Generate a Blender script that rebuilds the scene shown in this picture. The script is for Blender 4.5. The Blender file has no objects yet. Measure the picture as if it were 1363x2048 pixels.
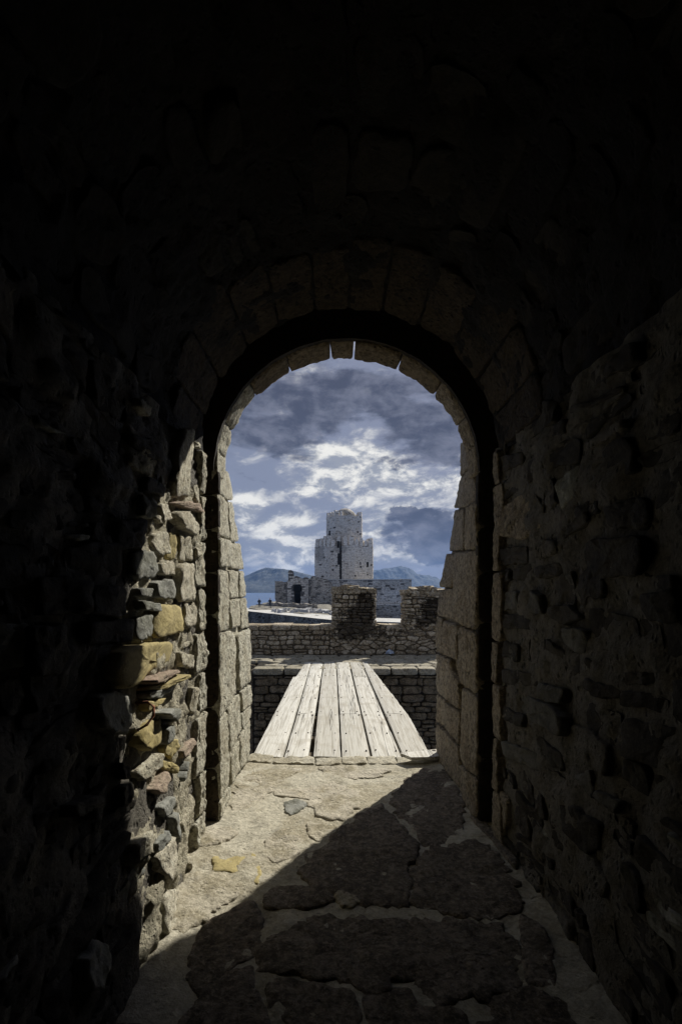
import bpy, bmesh, math, random
import numpy as np
from mathutils import Vector, noise, Matrix
from mathutils.geometry import tessellate_polygon

R = random.Random(7)
sc = bpy.context.scene
COL = sc.collection
F = 1000.0; CX, CY, EYE = 671.0, 1183.0, 1.5      # focal length and vanishing point of the photograph in its pixels

# ------------------------------------------------------------------ camera, light
cam = bpy.data.cameras.new('camera'); co = bpy.data.objects.new('camera', cam); COL.objects.link(co)
co.location = (0, 0, EYE); co.rotation_euler = (math.radians(90), 0, 0)
cam.sensor_fit = 'VERTICAL'; cam.sensor_height = 36; cam.lens = 36*F/2048
cam.shift_y = (CY-1024)/2048; cam.shift_x = (681.5-CX)/2048
cam.clip_start = 0.02; cam.clip_end = 20000
sc.camera = co
sc.view_settings.view_transform = 'Standard'; sc.view_settings.look = 'None'
sc.view_settings.gamma = 1; sc.view_settings.use_curve_mapping = False
sc.view_settings.exposure = 0.3
sc.cycles.max_bounces = 6; sc.cycles.diffuse_bounces = 2; sc.cycles.volume_bounces = 0
sc.cycles.use_denoising = True

SUNH = Vector((0.573, 0.819)); EL = math.radians(40)
SUN = Vector((SUNH.x*math.cos(EL), SUNH.y*math.cos(EL), math.sin(EL)))
sl = bpy.data.lights.new('sun', 'SUN'); sl.energy = 5.0; sl.angle = math.radians(0.6); sl.color = (1.0, 0.95, 0.85)
so = bpy.data.objects.new('sun', sl); COL.objects.link(so)
so.rotation_euler = SUN.to_track_quat('Z', 'Y').to_euler(); so.location = (20, 30, 30)

world = bpy.data.worlds.new('World'); sc.world = world; world.use_nodes = True
nt = world.node_tree; nt.nodes.clear()
def _in(node, i, v):
    s = node.inputs[i]
    if isinstance(v, bpy.types.NodeSocket): node.id_data.links.new(v, s)
    elif v is not None: s.default_value = v
def M(t, op, a, b=None, c=None, clamp=False):
    n = t.nodes.new('ShaderNodeMath'); n.operation = op; n.use_clamp = clamp
    _in(n, 0, a)
    if b is not None: _in(n, 1, b)
    if c is not None: _in(n, 2, c)
    return n.outputs[0]
def MIX(t, f, a, b, mode='MIX'):
    n = t.nodes.new('ShaderNodeMix'); n.data_type = 'RGBA'; n.blend_type = mode
    _in(n, 0, f); _in(n, 6, a if isinstance(a, bpy.types.NodeSocket) else (*a, 1)); _in(n, 7, b if isinstance(b, bpy.types.NodeSocket) else (*b, 1))
    return n.outputs[2]
def NOISE(t, vec, scale, detail=6, rough=0.55, dist=0.0, out=0):
    n = t.nodes.new('ShaderNodeTexNoise'); _in(n, 'Vector', vec)
    n.inputs['Scale'].default_value = scale; n.inputs['Detail'].default_value = detail
    n.inputs['Roughness'].default_value = rough; n.inputs['Distortion'].default_value = dist
    return n.outputs[out]
def SM(t, x, a, b):
    n = t.nodes.new('ShaderNodeMapRange'); n.interpolation_type = 'SMOOTHSTEP'
    _in(n, 0, x); n.inputs[1].default_value = a; n.inputs[2].default_value = b
    return n.outputs[0]
def MAPPING(t, vec, scale, loc=(0, 0, 0), rot=(0, 0, 0)):
    n = t.nodes.new('ShaderNodeMapping'); _in(n, 0, vec)
    n.inputs[1].default_value = loc; n.inputs[2].default_value = rot; n.inputs[3].default_value = scale
    return n.outputs[0]

# the sky: Nishita blue behind broken storm cloud, written over azimuth and elevation
tc = nt.nodes.new('ShaderNodeTexCoord'); gen = tc.outputs['Generated']
sky = nt.nodes.new('ShaderNodeTexSky'); sky.sky_type = 'NISHITA'; sky.sun_disc = False
sky.sun_elevation = EL; sky.sun_rotation = math.atan2(SUNH.x, SUNH.y); sky.dust_density = 1.5
sep = nt.nodes.new('ShaderNodeSeparateXYZ'); nt.links.new(gen, sep.inputs[0])
az = M(nt, 'MULTIPLY', M(nt, 'ARCTAN2', sep.outputs[0], sep.outputs[1]), 1000.0)
el = M(nt, 'MULTIPLY', M(nt, 'ARCSINE', sep.outputs[2]), 1000.0)      # milliradians
def ae(px, py):
    x, z = (px-CX)/F, (CY-py)/F
    return math.atan(x)*1000, math.atan(z/math.hypot(1, x))*1000
warp = NOISE(nt, MAPPING(nt, gen, (1, 1, 1.6)), 9.0, 9, 0.66, 0, 1)
wsep = nt.nodes.new('ShaderNodeSeparateColor'); nt.links.new(warp, wsep.inputs[0])
waz = M(nt, 'MULTIPLY_ADD', M(nt, 'SUBTRACT', wsep.outputs[0], 0.5), 165.0, az)
wel = M(nt, 'MULTIPLY_ADD', M(nt, 'SUBTRACT', wsep.outputs[1], 0.5), 105.0, el)
def blob(px, py, rx, ry, amp):
    a0, e0 = ae(px, py)
    dx = M(nt, 'MULTIPLY', M(nt, 'SUBTRACT', waz, a0), 1.0/rx)
    dy = M(nt, 'MULTIPLY', M(nt, 'SUBTRACT', wel, e0), 1.0/ry)
    r2 = M(nt, 'ADD', M(nt, 'MULTIPLY', dx, dx), M(nt, 'MULTIPLY', dy, dy))
    return M(nt, 'MULTIPLY', M(nt, 'EXPONENT', M(nt, 'MULTIPLY', r2, -1.0)), amp)
def blobs(lst):
    s = blob(*lst[0])
    for b in lst[1:]: s = M(nt, 'ADD', s, blob(*b))
    return s
fine = NOISE(nt, MAPPING(nt, gen, (1, 1, 2.2), (3.1, 0.4, 0.2)), 13.0, 9, 0.62, 0.4)
soft = NOISE(nt, MAPPING(nt, gen, (1, 1, 3.0), (1.1, 2.4, .6)), 9.0, 6, 0.55, 0.6)
broad = NOISE(nt, MAPPING(nt, gen, (1, 1, 2.4), (0.3, 1.4, 0.7)), 4.0, 8, 0.6, 0.5)
Wb = blobs([(700, 930, 110, 42, .80), (640, 975, 80, 18, .35), (800, 1000, 110, 40, .42), (620, 985, 55, 14, .45), (480, 880, 60, 9, .35), (590, 905, 50, 14, .3),
            (580, 1078, 50, 44, .85), (487, 1030, 38, 38, .85), (585, 1125, 60, 26, .30), (775, 1065, 45, 36, .50), (890, 965, 45, 22, .40),
            (505, 1130, 40, 26, .25), (810, 1115, 70, 20, .35), (740, 790, 22, 10, .35), (605, 750, 30, 12, .25), (760, 960, 60, 26, .4)])
Kb = blobs([(680, 800, 260, 62, .95), (560, 900, 110, 34, .35), (460, 925, 70, 22, .35), (880, 905, 80, 30, .6), (780, 925, 60, 10, .45),
            (865, 1072, 80, 36, 1.3), (815, 1030, 60, 13, 1.1), (600, 1020, 26, 14, .45), (890, 1115, 60, 22, .55), (500, 965, 60, 8, .4), (880, 850, 120, 40, .5), (470, 850, 90, 34, .4)])
W = SM(nt, M(nt, 'ADD', Wb, M(nt, 'MULTIPLY_ADD', M(nt, 'SUBTRACT', fine, .5), 1.9, M(nt, 'MULTIPLY', M(nt, 'SUBTRACT', broad, .42), .7))), .08, .74)
# dark cloud is thinned outside the view, adding unseen sky light
K = SM(nt, M(nt, 'ADD', Kb, M(nt, 'MULTIPLY_ADD', M(nt, 'SUBTRACT', soft, .5), 1.5, M(nt, 'MULTIPLY', M(nt, 'SUBTRACT', broad, .60), .9))), .18, .58)
skyb = nt.nodes.new('ShaderNodeMix'); skyb.data_type = 'RGBA'; skyb.blend_type = 'MULTIPLY'; skyb.inputs[0].default_value = 1
nt.links.new(sky.outputs[0], skyb.inputs[6]); skyb.inputs[7].default_value = (.55, .50, .55, 1)
gap = MIX(nt, .85, skyb.outputs[2], (1.85, 2.08, 2.8))
fineup = NOISE(nt, MAPPING(nt, gen, (1, 1, 2.2), (3.085, 0.4, 0.245)), 13.0, 9, 0.62, 0.4)
relief = M(nt, 'MULTIPLY', M(nt, 'SUBTRACT', fine, fineup), 1.5)
wshade = NOISE(nt, MAPPING(nt, gen, (1, 1, 1.6), (5, 1, 2)), 22., 7, .65, .3)
c1 = MIX(nt, W, gap, MIX(nt, SM(nt, M(nt, 'ADD', wshade, relief), .30, .68), (2.7, 2.9, 3.4), (7.6, 7.45, 7.0)))
c2 = MIX(nt, M(nt, 'MULTIPLY', K, .95), c1, MIX(nt, SM(nt, M(nt, 'ADD', wshade, M(nt, 'MULTIPLY', relief, .6)), .26, .80), (0.50, .56, .86), (1.45, 1.55, 2.05)))
bg = nt.nodes.new('ShaderNodeBackground'); nt.links.new(c2, bg.inputs[0]); bg.inputs[1].default_value = 0.1
wo = nt.nodes.new('ShaderNodeOutputWorld'); nt.links.new(bg.outputs[0], wo.inputs[0])

# ------------------------------------------------------------------ helpers
def tag(o, label=None, cat=None, group=None, kind=None):
    if label: o['label'] = label
    if cat: o['category'] = cat
    if group: o['group'] = group
    if kind: o['kind'] = kind
    return o
def thing(name, label, cat, loc=(0, 0, 0), group=None):
    o = bpy.data.objects.new(name, None); COL.objects.link(o); o.location = loc; o.empty_display_size = .2
    return tag(o, label, cat, group)
def wloc(o):
    v = Vector(o.location)
    return v + wloc(o.parent) if o.parent else v
def mesh_ob(name, verts, faces, mat, parent=None, smooth=True, kind=None, label=None):
    me = bpy.data.meshes.new(name); me.from_pydata([tuple(v) for v in verts], [], faces)
    if smooth: me.polygons.foreach_set('use_smooth', [True]*len(me.polygons))
    me.materials.append(mat); me.update()
    o = bpy.data.objects.new(name, me); COL.objects.link(o)
    if parent:
        o.parent = parent; o.location = -wloc(parent)
    if kind: o['kind'] = kind
    if label: o['label'] = label
    return o
class MB:
    def __init__(s): s.v = []; s.f = []
    def add(s, v, f):
        n = len(s.v); s.v += [tuple(p) for p in v]; s.f += [tuple(i+n for i in q) for q in f]
    def box(s, x0, x1, y0, y1, z0, z1, rz=0, jit=0):
        c = Vector(((x0+x1)/2, (y0+y1)/2, 0)); cs, sn = math.cos(rz), math.sin(rz); vs = []
        for z in (z0, z1):
            for x, y in ((x0, y0), (x1, y0), (x1, y1), (x0, y1)):
                dx, dy = x-c.x, y-c.y
                vs.append((c.x+dx*cs-dy*sn+R.uniform(-jit, jit), c.y+dx*sn+dy*cs+R.uniform(-jit, jit), z+R.uniform(-jit, jit)))
        s.add(vs, [(0, 3, 2, 1), (4, 5, 6, 7), (0, 1, 5, 4), (1, 2, 6, 5), (2, 3, 7, 6), (3, 0, 4, 7)])
    def ob(s, name, mat, parent=None, smooth=False, kind=None, label=None):
        return mesh_ob(name, s.v, s.f, mat, parent, smooth, kind, label)
def fr(p, s, o=4):
    return noise.fractal(Vector(p)*s, 0.9, 2.1, o)

def smooth_poly(poly, n, it=2, q=.22):
    p = [Vector(a) for a in poly]
    for _ in range(it):
        r = []
        for i in range(len(p)):
            a, b = p[i], p[(i+1) % len(p)]
            r += [a.lerp(b, q), a.lerp(b, 1-q)]
        p = r
    L = [0]
    for i in range(len(p)): L.append(L[-1]+(p[(i+1) % len(p)]-p[i]).length)
    out = []; j = 0
    for k in range(n):
        t = L[-1]*k/n
        while L[j+1] < t: j += 1
        seg = L[j+1]-L[j]
        out.append(p[j].lerp(p[(j+1) % len(p)], (t-L[j])/seg if seg > 1e-9 else 0))
    return out
def centroid(poly):
    a = cx = cy = 0
    for i in range(len(poly)):
        x0, y0 = poly[i][0], poly[i][1]; x1, y1 = poly[(i+1) % len(poly)][0], poly[(i+1) % len(poly)][1]
        w = x0*y1-x1*y0; a += w; cx += (x0+x1)*w; cy += (y0+y1)*w
    if abs(a) < 1e-12: return Vector((sum(p[0] for p in poly)/len(poly), sum(p[1] for p in poly)/len(poly))), 0
    return Vector((cx/(3*a), cy/(3*a))), a/2
RG_HI = ((1.0, None), (1.0, 0.0), (.975, .62), (.92, .92), (.75, 1.0), (.5, 1.03), (.25, 1.03))
RG_FLAT = ((1.0, None), (1.0, 0.0), (.982, .66), (.945, .96), (.78, 1.0), (.5, 1.02), (.25, 1.02))
RG_ASH = ((1.0, None), (1.0, 0.0), (.988, .72), (.965, 1.0), (.82, 1.0), (.55, 1.0), (.27, 1.0))
RG_LO = ((1.0, None), (1.0, .25), (.92, .85), (.6, 1.0))
def stone(name, poly, S, h, mat, parent, n=28, rings=RG_HI, depth=.05, rough=.006, amp=.006, freq=9., tilt=.0, it=2, q=.2, label=None, flip=False):
    c, area = centroid(poly)
    if area < 0: poly = poly[::-1]
    out = smooth_poly(poly, n, it, q)
    sd = R.uniform(0, 99)
    for i, p in enumerate(out):
        d = (p-c); l = d.length or 1
        p += d/l*rough*(noise.noise(Vector((p.x*14+sd, p.y*14, sd)))*1.2 + noise.noise(Vector((p.x*45+sd, p.y*45, sd)))*.7)
    tx, ty = R.uniform(-tilt, tilt), R.uniform(-tilt, tilt)
    vs = []; fs = []
    for s, k in rings:
        for p in out:
            w = c+(p-c)*s
            if k is None: hh = -depth
            else:
                hh = h*k + (fr((w.x, w.y, sd), freq)*amp + fr((w.x, w.y, sd+7), freq*3.3, 3)*amp*.45 + tx*(w.x-c.x)+ty*(w.y-c.y))*min(1, k*1.2)
            vs.append(S(w.x, w.y, hh))
    vs.append(S(c.x, c.y, h*1.03+fr((c.x, c.y, sd), freq)*amp))
    m = len(rings)
    for r_ in range(m-1):
        for i in range(n):
            a, b = r_*n+i, r_*n+(i+1) % n
            fs.append((a, b, b+n, a+n))
    for i in range(n): fs.append(((m-1)*n+i, (m-1)*n+(i+1) % n, m*n))
    if flip: fs = [f[::-1] for f in fs]
    return mesh_ob(name, vs, fs, mat, parent, True, None, label)

def sheet(name, S, a0, a1, b0, b1, na, nb, mat, parent=None, amp=.012, freq=6., kind=None, flip=False, base=0., ex=None):
    vs = []; fs = []
    for j in range(nb+1):
        for i in range(na+1):
            a = a0+(a1-a0)*i/na; b = b0+(b1-b0)*j/nb
            h = base+fr((a, b, 3.3), freq, 4)*amp+fr((a, b, 8.1), freq*5, 3)*amp*.35
            if ex: h += ex(a, b)
            vs.append(S(a, b, h))
    for j in range(nb):
        for i in range(na):
            q = j*(na+1)+i; f = (q, q+1, q+na+2, q+na+1)
            fs.append(f[::-1] if flip else f)
    return mesh_ob(name, vs, fs, mat, parent, True, kind)

def clip(poly, n, d):        # keep points with p.n <= d
    out = []
    for i in range(len(poly)):
        a, b = poly[i], poly[(i+1) % len(poly)]
        da, db = a.dot(n)-d, b.dot(n)-d
        if da <= 0: out.append(a)
        if (da < 0) != (db < 0) and abs(da-db) > 1e-12: out.append(a.lerp(b, da/(da-db)))
    return out
def voronoi(a0, a1, b0, b1, sa, sb, gap, jit=.42):
    pts = []
    nb = max(1, round((b1-b0)/sb)); na = max(1, round((a1-a0)/sa))
    for j in range(-1, nb+1):
        for i in range(-1, na+1):
            pts.append(Vector((i+.5+(.5 if j % 2 else 0)+R.uniform(-jit, jit), j+.5+R.uniform(-jit, jit))))
    A = (a1-a0)/na; B = (b1-b0)/nb; cells = []
    for p in pts:
        if not (-.3 < p.x < na+.3 and -.3 < p.y < nb+.3): continue
        poly = [Vector((0, 0)), Vector((na, 0)), Vector((na, nb)), Vector((0, nb))]
        for q in pts:
            if q is p or (q-p).length > 3.2: continue
            n = (q-p); poly = clip(poly, n, n.dot((p+q)/2))
            if len(poly) < 3: break
        if len(poly) < 3: continue
        poly = [Vector((a0+v.x*A, b0+v.y*B)) for v in poly]
        c, ar = centroid(poly)
        if abs(ar) < .08*A*B: continue
        l = math.sqrt(abs(ar)); f = max(.5, 1-gap/l*1.6)
        cells.append([c+(v-c)*f for v in poly])
    return cells
def coursed(a0, a1, b0, b1, hr, wr, gap, wob=.012, split=.18):
    out = []; b = b0
    while b < b1-.02:
        h = R.uniform(*hr)
        if b+h > b1-hr[0]*.5: h = b1-b
        a = a0 - R.uniform(0, wr[0])
        while a < a1:
            w = R.uniform(*wr)*(1.0 if R.random() > .2 else .6)
            x0, x1 = max(a, a0), min(a+w, a1)
            if x1-x0 > wr[0]*.35:
                rows = [(0, 1)] if R.random() > split else [(0, .48), (.52, 1)]
                for s0, s1 in rows:
                    y0, y1 = b+h*s0, b+h*s1
                    g = gap/2
                    wv = lambda x: wob*noise.noise(Vector((x*2.3, b*3, 1.7)))*2
                    j = lambda: R.uniform(-1, 1)*gap*.45
                    out.append([Vector((x0+g+j(), y0+g+wv(x0)+j())), Vector(((x0+x1)/2, y0+g+wv((x0+x1)/2)+j())), Vector((x1-g+j(), y0+g+wv(x1)+j())),
                                Vector((x1-g+j(), y1-g+wv(x1)+j())), Vector(((x0+x1)/2, y1-g+wv((x0+x1)/2)+j())), Vector((x0+g+j(), y1-g+wv(x0)+j()))])
            a += w
        b += h
    return out
def bbox(p): return min(v[0] for v in p), max(v[0] for v in p), min(v[1] for v in p), max(v[1] for v in p)
def overlaps(p, boxes, f=.30):
    x0, x1, y0, y1 = bbox(p); A = (x1-x0)*(y1-y0)
    for q in boxes:
        ix = min(x1, q[1])-max(x0, q[0]); iy = min(y1, q[3])-max(y0, q[2])
        if ix > 0 and iy > 0 and ix*iy > f*min(A, (q[1]-q[0])*(q[3]-q[2])): return True
    return False

# ------------------------------------------------------------------ materials
def new_mat(name):
    m = bpy.data.materials.new(name); m.use_nodes = True; t = m.node_tree
    b = t.nodes['Principled BSDF']; b.inputs['Roughness'].default_value = .9
    b.inputs['Specular IOR Level'].default_value = .25
    return m, t, b
def coords(t):
    n = t.nodes.new('ShaderNodeTexCoord'); return n.outputs['Object']
def rnd(t):
    n = t.nodes.new('ShaderNodeObjectInfo'); return n.outputs['Random']
def bump(t, b, h, s, d):
    n = t.nodes.new('ShaderNodeBump'); n.inputs['Strength'].default_value = s; n.inputs['Distance'].default_value = d
    _in(n, 'Height', h); t.links.new(n.outputs[0], b.inputs['Normal'])
def rock(name, ca, cb, cc, scale=5., bs=.8, bd=.012, pit=.5, stain=None, lichen=None, grit=40., con=1.):
    """stone: two tones per object, a third in patches, pores and grain in relief"""
    m, t, b = new_mat(name); v = coords(t); r = rnd(t)
    n1 = NOISE(t, v, scale, 8, .68, .4); n2 = NOISE(t, v, scale*5, 7, .72, .3); n3 = NOISE(t, v, grit, 6, .8)
    base = MIX(t, SM(t, r, .05, .95), ca, cb)
    base = MIX(t, SM(t, n1, .44, .60), base, cc)
    base = MIX(t, M(t, 'MULTIPLY', SM(t, n2, .47, .66), .55*con), base, tuple(c*.36 for c in ca))
    base = MIX(t, M(t, 'MULTIPLY', SM(t, n2, .50, .34), .35*con), base, tuple(min(.8, c*1.35) for c in cb))
    base = MIX(t, M(t, 'MULTIPLY', SM(t, n3, .50, .60), .45*con), base, tuple(min(.8, c*1.5) for c in cb))
    base = MIX(t, M(t, 'MULTIPLY', SM(t, n3, .49, .38), .50*con), base, tuple(c*.38 for c in ca))
    vo = t.nodes.new('ShaderNodeTexVoronoi'); _in(vo, 'Vector', MAPPING(t, v, (1, 1, .7))); vo.inputs['Scale'].default_value = grit*.9
    pits = SM(t, vo.outputs['Distance'], .10, .42)
    pm = SM(t, NOISE(t, v, scale*3, 4), .44, .58)
    pitf = M(t, 'MULTIPLY', M(t, 'SUBTRACT', 1.0, pits), M(t, 'MULTIPLY', pm, pit))
    base = MIX(t, M(t, 'MULTIPLY', pitf, .8), base, tuple(c*.22 for c in ca))
    if stain: base = stain(t, v, base)
    t.links.new(base, b.inputs['Base Color'])
    h = M(t, 'ADD', M(t, 'MULTIPLY', n2, 1.4), M(t, 'MULTIPLY', n3, .8))
    h = M(t, 'SUBTRACT', M(t, 'ADD', h, M(t, 'MULTIPLY', n1, 1.0)), M(t, 'MULTIPLY', pitf, .9))
    bump(t, b, h, bs, bd*1.8)
    return m
def black_lichen(t, v, base):
    """black lichen running down the parapet in one broad diagonal patch, with a ragged edge"""
    s = t.nodes.new('ShaderNodeSeparateXYZ'); _in(s, 0, v); x, z = s.outputs[0], s.outputs[2]
    tot = None
    for (x0, z0, rx, rz, a) in ((.70, 1.25, .24, .28, 1.), (.42, .95, .3, .3, .8), (.35, .62, .5, .22, .8), (.75, .95, .2, .4, .6), (2.25, 1.15, .3, .25, .9), (2.1, .8, .35, .2, .8), (1.35, .52, .55, .2, .55), (.3, .4, .5, .2, .4)):
        dx = M(t, 'MULTIPLY', M(t, 'SUBTRACT', x, x0), 1/rx); dz = M(t, 'MULTIPLY', M(t, 'SUBTRACT', z, z0), 1/rz)
        g = M(t, 'MULTIPLY', M(t, 'EXPONENT', M(t, 'MULTIPLY', M(t, 'ADD', M(t, 'MULTIPLY', dx, dx), M(t, 'MULTIPLY', dz, dz)), -1.)), a)
        tot = g if tot is None else M(t, 'ADD', tot, g)
    nz = NOISE(t, v, 9., 8, .7, .4)
    mk = SM(t, M(t, 'MULTIPLY_ADD', M(t, 'SUBTRACT', nz, .5), 2.6, tot), .42, .66)
    return MIX(t, M(t, 'MULTIPLY', mk, .85), base, (.030, .023, .016))
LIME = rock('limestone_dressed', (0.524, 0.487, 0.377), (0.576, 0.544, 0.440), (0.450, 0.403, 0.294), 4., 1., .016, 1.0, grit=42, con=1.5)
LIMER = rock('limestone_shade_side', (0.289, 0.242, 0.174), (0.357, 0.306, 0.230), (0.238, 0.187, 0.123), 4., 1., .016, 1.0, grit=42, con=1.5)  # darker copy of the limestone: shade of the right side is in its colour
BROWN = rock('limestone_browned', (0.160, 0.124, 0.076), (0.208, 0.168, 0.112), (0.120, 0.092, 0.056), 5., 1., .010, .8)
LIME_SHADED = rock('limestone_shaded', (0.041, 0.030, 0.017), (0.055, 0.041, 0.025), (0.022, 0.017, 0.010), 5., 1., .010, .8)  # limestone darkened so the unlit ring's shade is in the colour
SLOT = rock('slot_stone_shaded', (.030, .024, .017), (.040, .032, .023), (.02, .016, .012), 5., .8, .008, .5)  # near-black: the slot's lack of light is put into the colour
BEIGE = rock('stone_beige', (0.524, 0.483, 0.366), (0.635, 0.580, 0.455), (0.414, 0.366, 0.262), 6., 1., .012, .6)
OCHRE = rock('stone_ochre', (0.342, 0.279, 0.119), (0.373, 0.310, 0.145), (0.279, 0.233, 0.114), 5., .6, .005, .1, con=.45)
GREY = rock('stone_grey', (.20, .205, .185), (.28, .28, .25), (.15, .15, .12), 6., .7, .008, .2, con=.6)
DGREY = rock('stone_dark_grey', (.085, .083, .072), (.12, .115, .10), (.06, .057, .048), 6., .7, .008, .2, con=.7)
VDARK = rock('vault_stone_shaded', (.018, .015, .011), (.028, .024, .017), (.013, .011, .008), 5., .8, .009, .3, con=.7)  # vault stone with the overhead shade put into its colour
PINK = rock('stone_pink', (.33, .235, .18), (.40, .32, .25), (.30, .25, .18), 8., .8, .010, .3)
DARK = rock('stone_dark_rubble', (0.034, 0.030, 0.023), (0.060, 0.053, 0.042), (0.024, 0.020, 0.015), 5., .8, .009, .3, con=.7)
MORTAR = rock('lime_mortar', (0.179, 0.165, 0.136), (0.179, 0.165, 0.136), (0.238, 0.217, 0.179), 6., 1., .022, .9, grit=45)
VMORT = rock('vault_mortar_shaded', (0.014, 0.011, 0.008), (0.014, 0.011, 0.008), (0.024, 0.020, 0.015), 5., 1., .022, .9)  # mortar darkened to carry the shade of the vault
MORTARL = rock('lime_mortar_sunlit', (0.552, 0.506, 0.384), (0.552, 0.506, 0.384), (0.399, 0.360, 0.261), 5., 1., .018, .7, grit=60)  # lighter copy of the mortar, sunlight put into its colour
FLOOR = rock('floor_mortar', (0.458, 0.427, 0.339), (0.458, 0.427, 0.339), (0.326, 0.290, 0.207), 2.2, 1., .008, .3, con=.75)
FLAG = rock('flagstone', (0.194, 0.163, 0.124), (0.256, 0.217, 0.171), (0.124, 0.102, 0.074), 3.0, 1., .014, .35, con=1.4)
FLAGL = rock('flagstone_pale', (0.414, 0.378, 0.293), (0.468, 0.427, 0.342), (0.297, 0.261, 0.176), 3., 1., .009, .35, con=.8)
PAR = rock('parapet_stone', (0.288, 0.218, 0.138), (0.638, 0.542, 0.414), (0.234, 0.170, 0.106), 6., .9, .012, .3, stain=black_lichen)
PARM = rock('parapet_mortar', (.13, .105, .072), (.13, .105, .072), (.26, .215, .155), 7., 1., .02, .6, stain=black_lichen)
FACE = rock('ditch_face_stone', (0.111, 0.085, 0.054), (0.238, 0.191, 0.128), (0.076, 0.060, 0.037), 7., .9, .012, .3)
FACEM = rock('ditch_joint', (.03, .025, .018), (.03, .025, .018), (.05, .042, .03), 7., 1., .02, .6)
PAVE = rock('landing_paving', (0.297, 0.270, 0.198), (0.405, 0.369, 0.288), (0.216, 0.189, 0.131), 5., .8, .010, .3)
EARTH = rock('ditch_earth', (.06, .05, .036), (.06, .05, .036), (.10, .085, .06), 2., 1., .03, .3)

def wood():
    m, t, b = new_mat('weathered_plank_wood'); v = coords(t); r = rnd(t)
    off = t.nodes.new('ShaderNodeCombineXYZ'); _in(off, 0, M(t, 'MULTIPLY', r, 13.)); _in(off, 1, M(t, 'MULTIPLY', r, 31.))
    va = t.nodes.new('ShaderNodeVectorMath'); va.operation = 'ADD'; _in(va, 0, v); _in(va, 1, off.outputs[0]); vv = va.outputs[0]
    g1 = NOISE(t, MAPPING(t, vv, (1, .030, 1)), 70., 6, .65, .35)
    g2 = NOISE(t, MAPPING(t, vv, (1, .05, 1)), 22., 6, .6, .8)
    ck = NOISE(t, MAPPING(t, vv, (1, .022, 1)), 9., 4, .6, .5)
    crack = SM(t, M(t, 'ABSOLUTE', M(t, 'SUBTRACT', ck, .59)), .013, .0)
    lt = NOISE(t, vv, 3.5, 6, .6, .6)
    base = MIX(t, SM(t, r, .1, .9), (.46, .445, .395), (.58, .565, .51))
    base = MIX(t, M(t, 'MULTIPLY', SM(t, g1, .48, .62), .62), base, (.29, .262, .21))
    base = MIX(t, M(t, 'MULTIPLY', SM(t, g2, .52, .64), .45), base, (.22, .195, .15))
    base = MIX(t, M(t, 'MULTIPLY', SM(t, lt, .52, .66), .40), base, (.31, .28, .22))
    vo = t.nodes.new('ShaderNodeTexVoronoi'); _in(vo, 'Vector', MAPPING(t, vv, (1, .8, .01))); vo.inputs['Scale'].default_value = 2.2
    knot = SM(t, vo.outputs['Distance'], .13, .04)
    base = MIX(t, M(t, 'MULTIPLY', knot, .55), base, (.22, .17, .11))
    base = MIX(t, M(t, 'MULTIPLY', crack, .85), base, (.06, .05, .035))
    t.links.new(base, b.inputs['Base Color']); b.inputs['Roughness'].default_value = .8
    h = M(t, 'SUBTRACT', M(t, 'ADD', M(t, 'MULTIPLY', g1, -.7), M(t, 'MULTIPLY', g2, -.5)), M(t, 'MULTIPLY', crack, 1.2))
    bump(t, b, h, .8, .006)
    return m
WOOD = wood()
def plain(name, c, rough=.8, metal=0, c2=None, s=8.):
    m, t, b = new_mat(name); v = coords(t)
    n = NOISE(t, v, s, 6, .6); t.links.new(MIX(t, SM(t, n, .4, .62), c, c2 or tuple(x*.6 for x in c)), b.inputs['Base Color'])
    b.inputs['Roughness'].default_value = rough; b.inputs['Metallic'].default_value = metal
    bump(t, b, n, .4, .004)
    return m
RUST = plain('rusty_iron', (.22, .08, .04), .8, .3, (.10, .045, .03), 60)
BEAM = plain('bridge_beam_wood', (.16, .13, .09), .85, 0, None, 20)

# ------------------------------------------------------------------ geometry of the passage
SP = 2.35; VC = .08; VA = .91; VB = .88; XL, XR = VC-VA, VC+VA
Y_END = 3.05; Y_FR = 3.22; ACX, ACZ, AR = .07, 2.27, .835
def SL(a, b, h): return (XL+h+.075*max(0, min(1, (.75-b)/.7))*max(0, min(1, (2.8-a)/.6))+.02*noise.noise(Vector((a*1.3, b*1.3, 5))), a, b)
def SR(a, b, h): return (XR-h-.02*noise.noise(Vector((a*1.3, b*1.3, 9))), a, b)
def SV(a, b, h):      # b: metres along the vault from the left springing
    th = math.pi-b/.895; k = .008 if a < 2.44 else 0
    return (VC+(VA+k-h)*math.cos(th), a, SP+(VB+k-h)*math.sin(th))
VL = math.pi*.895
def lpx(px, py, X=XL):
    d = X*F/(px-CX); return Vector((d, EYE+(CY-py)*d/F))
def z4(p): return [lpx(x/3.098, 800+y/3.098) for x, y in p]
def z5(p): return [lpx(x/2.739, 1300+y/2.739) for x, y in p]

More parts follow.
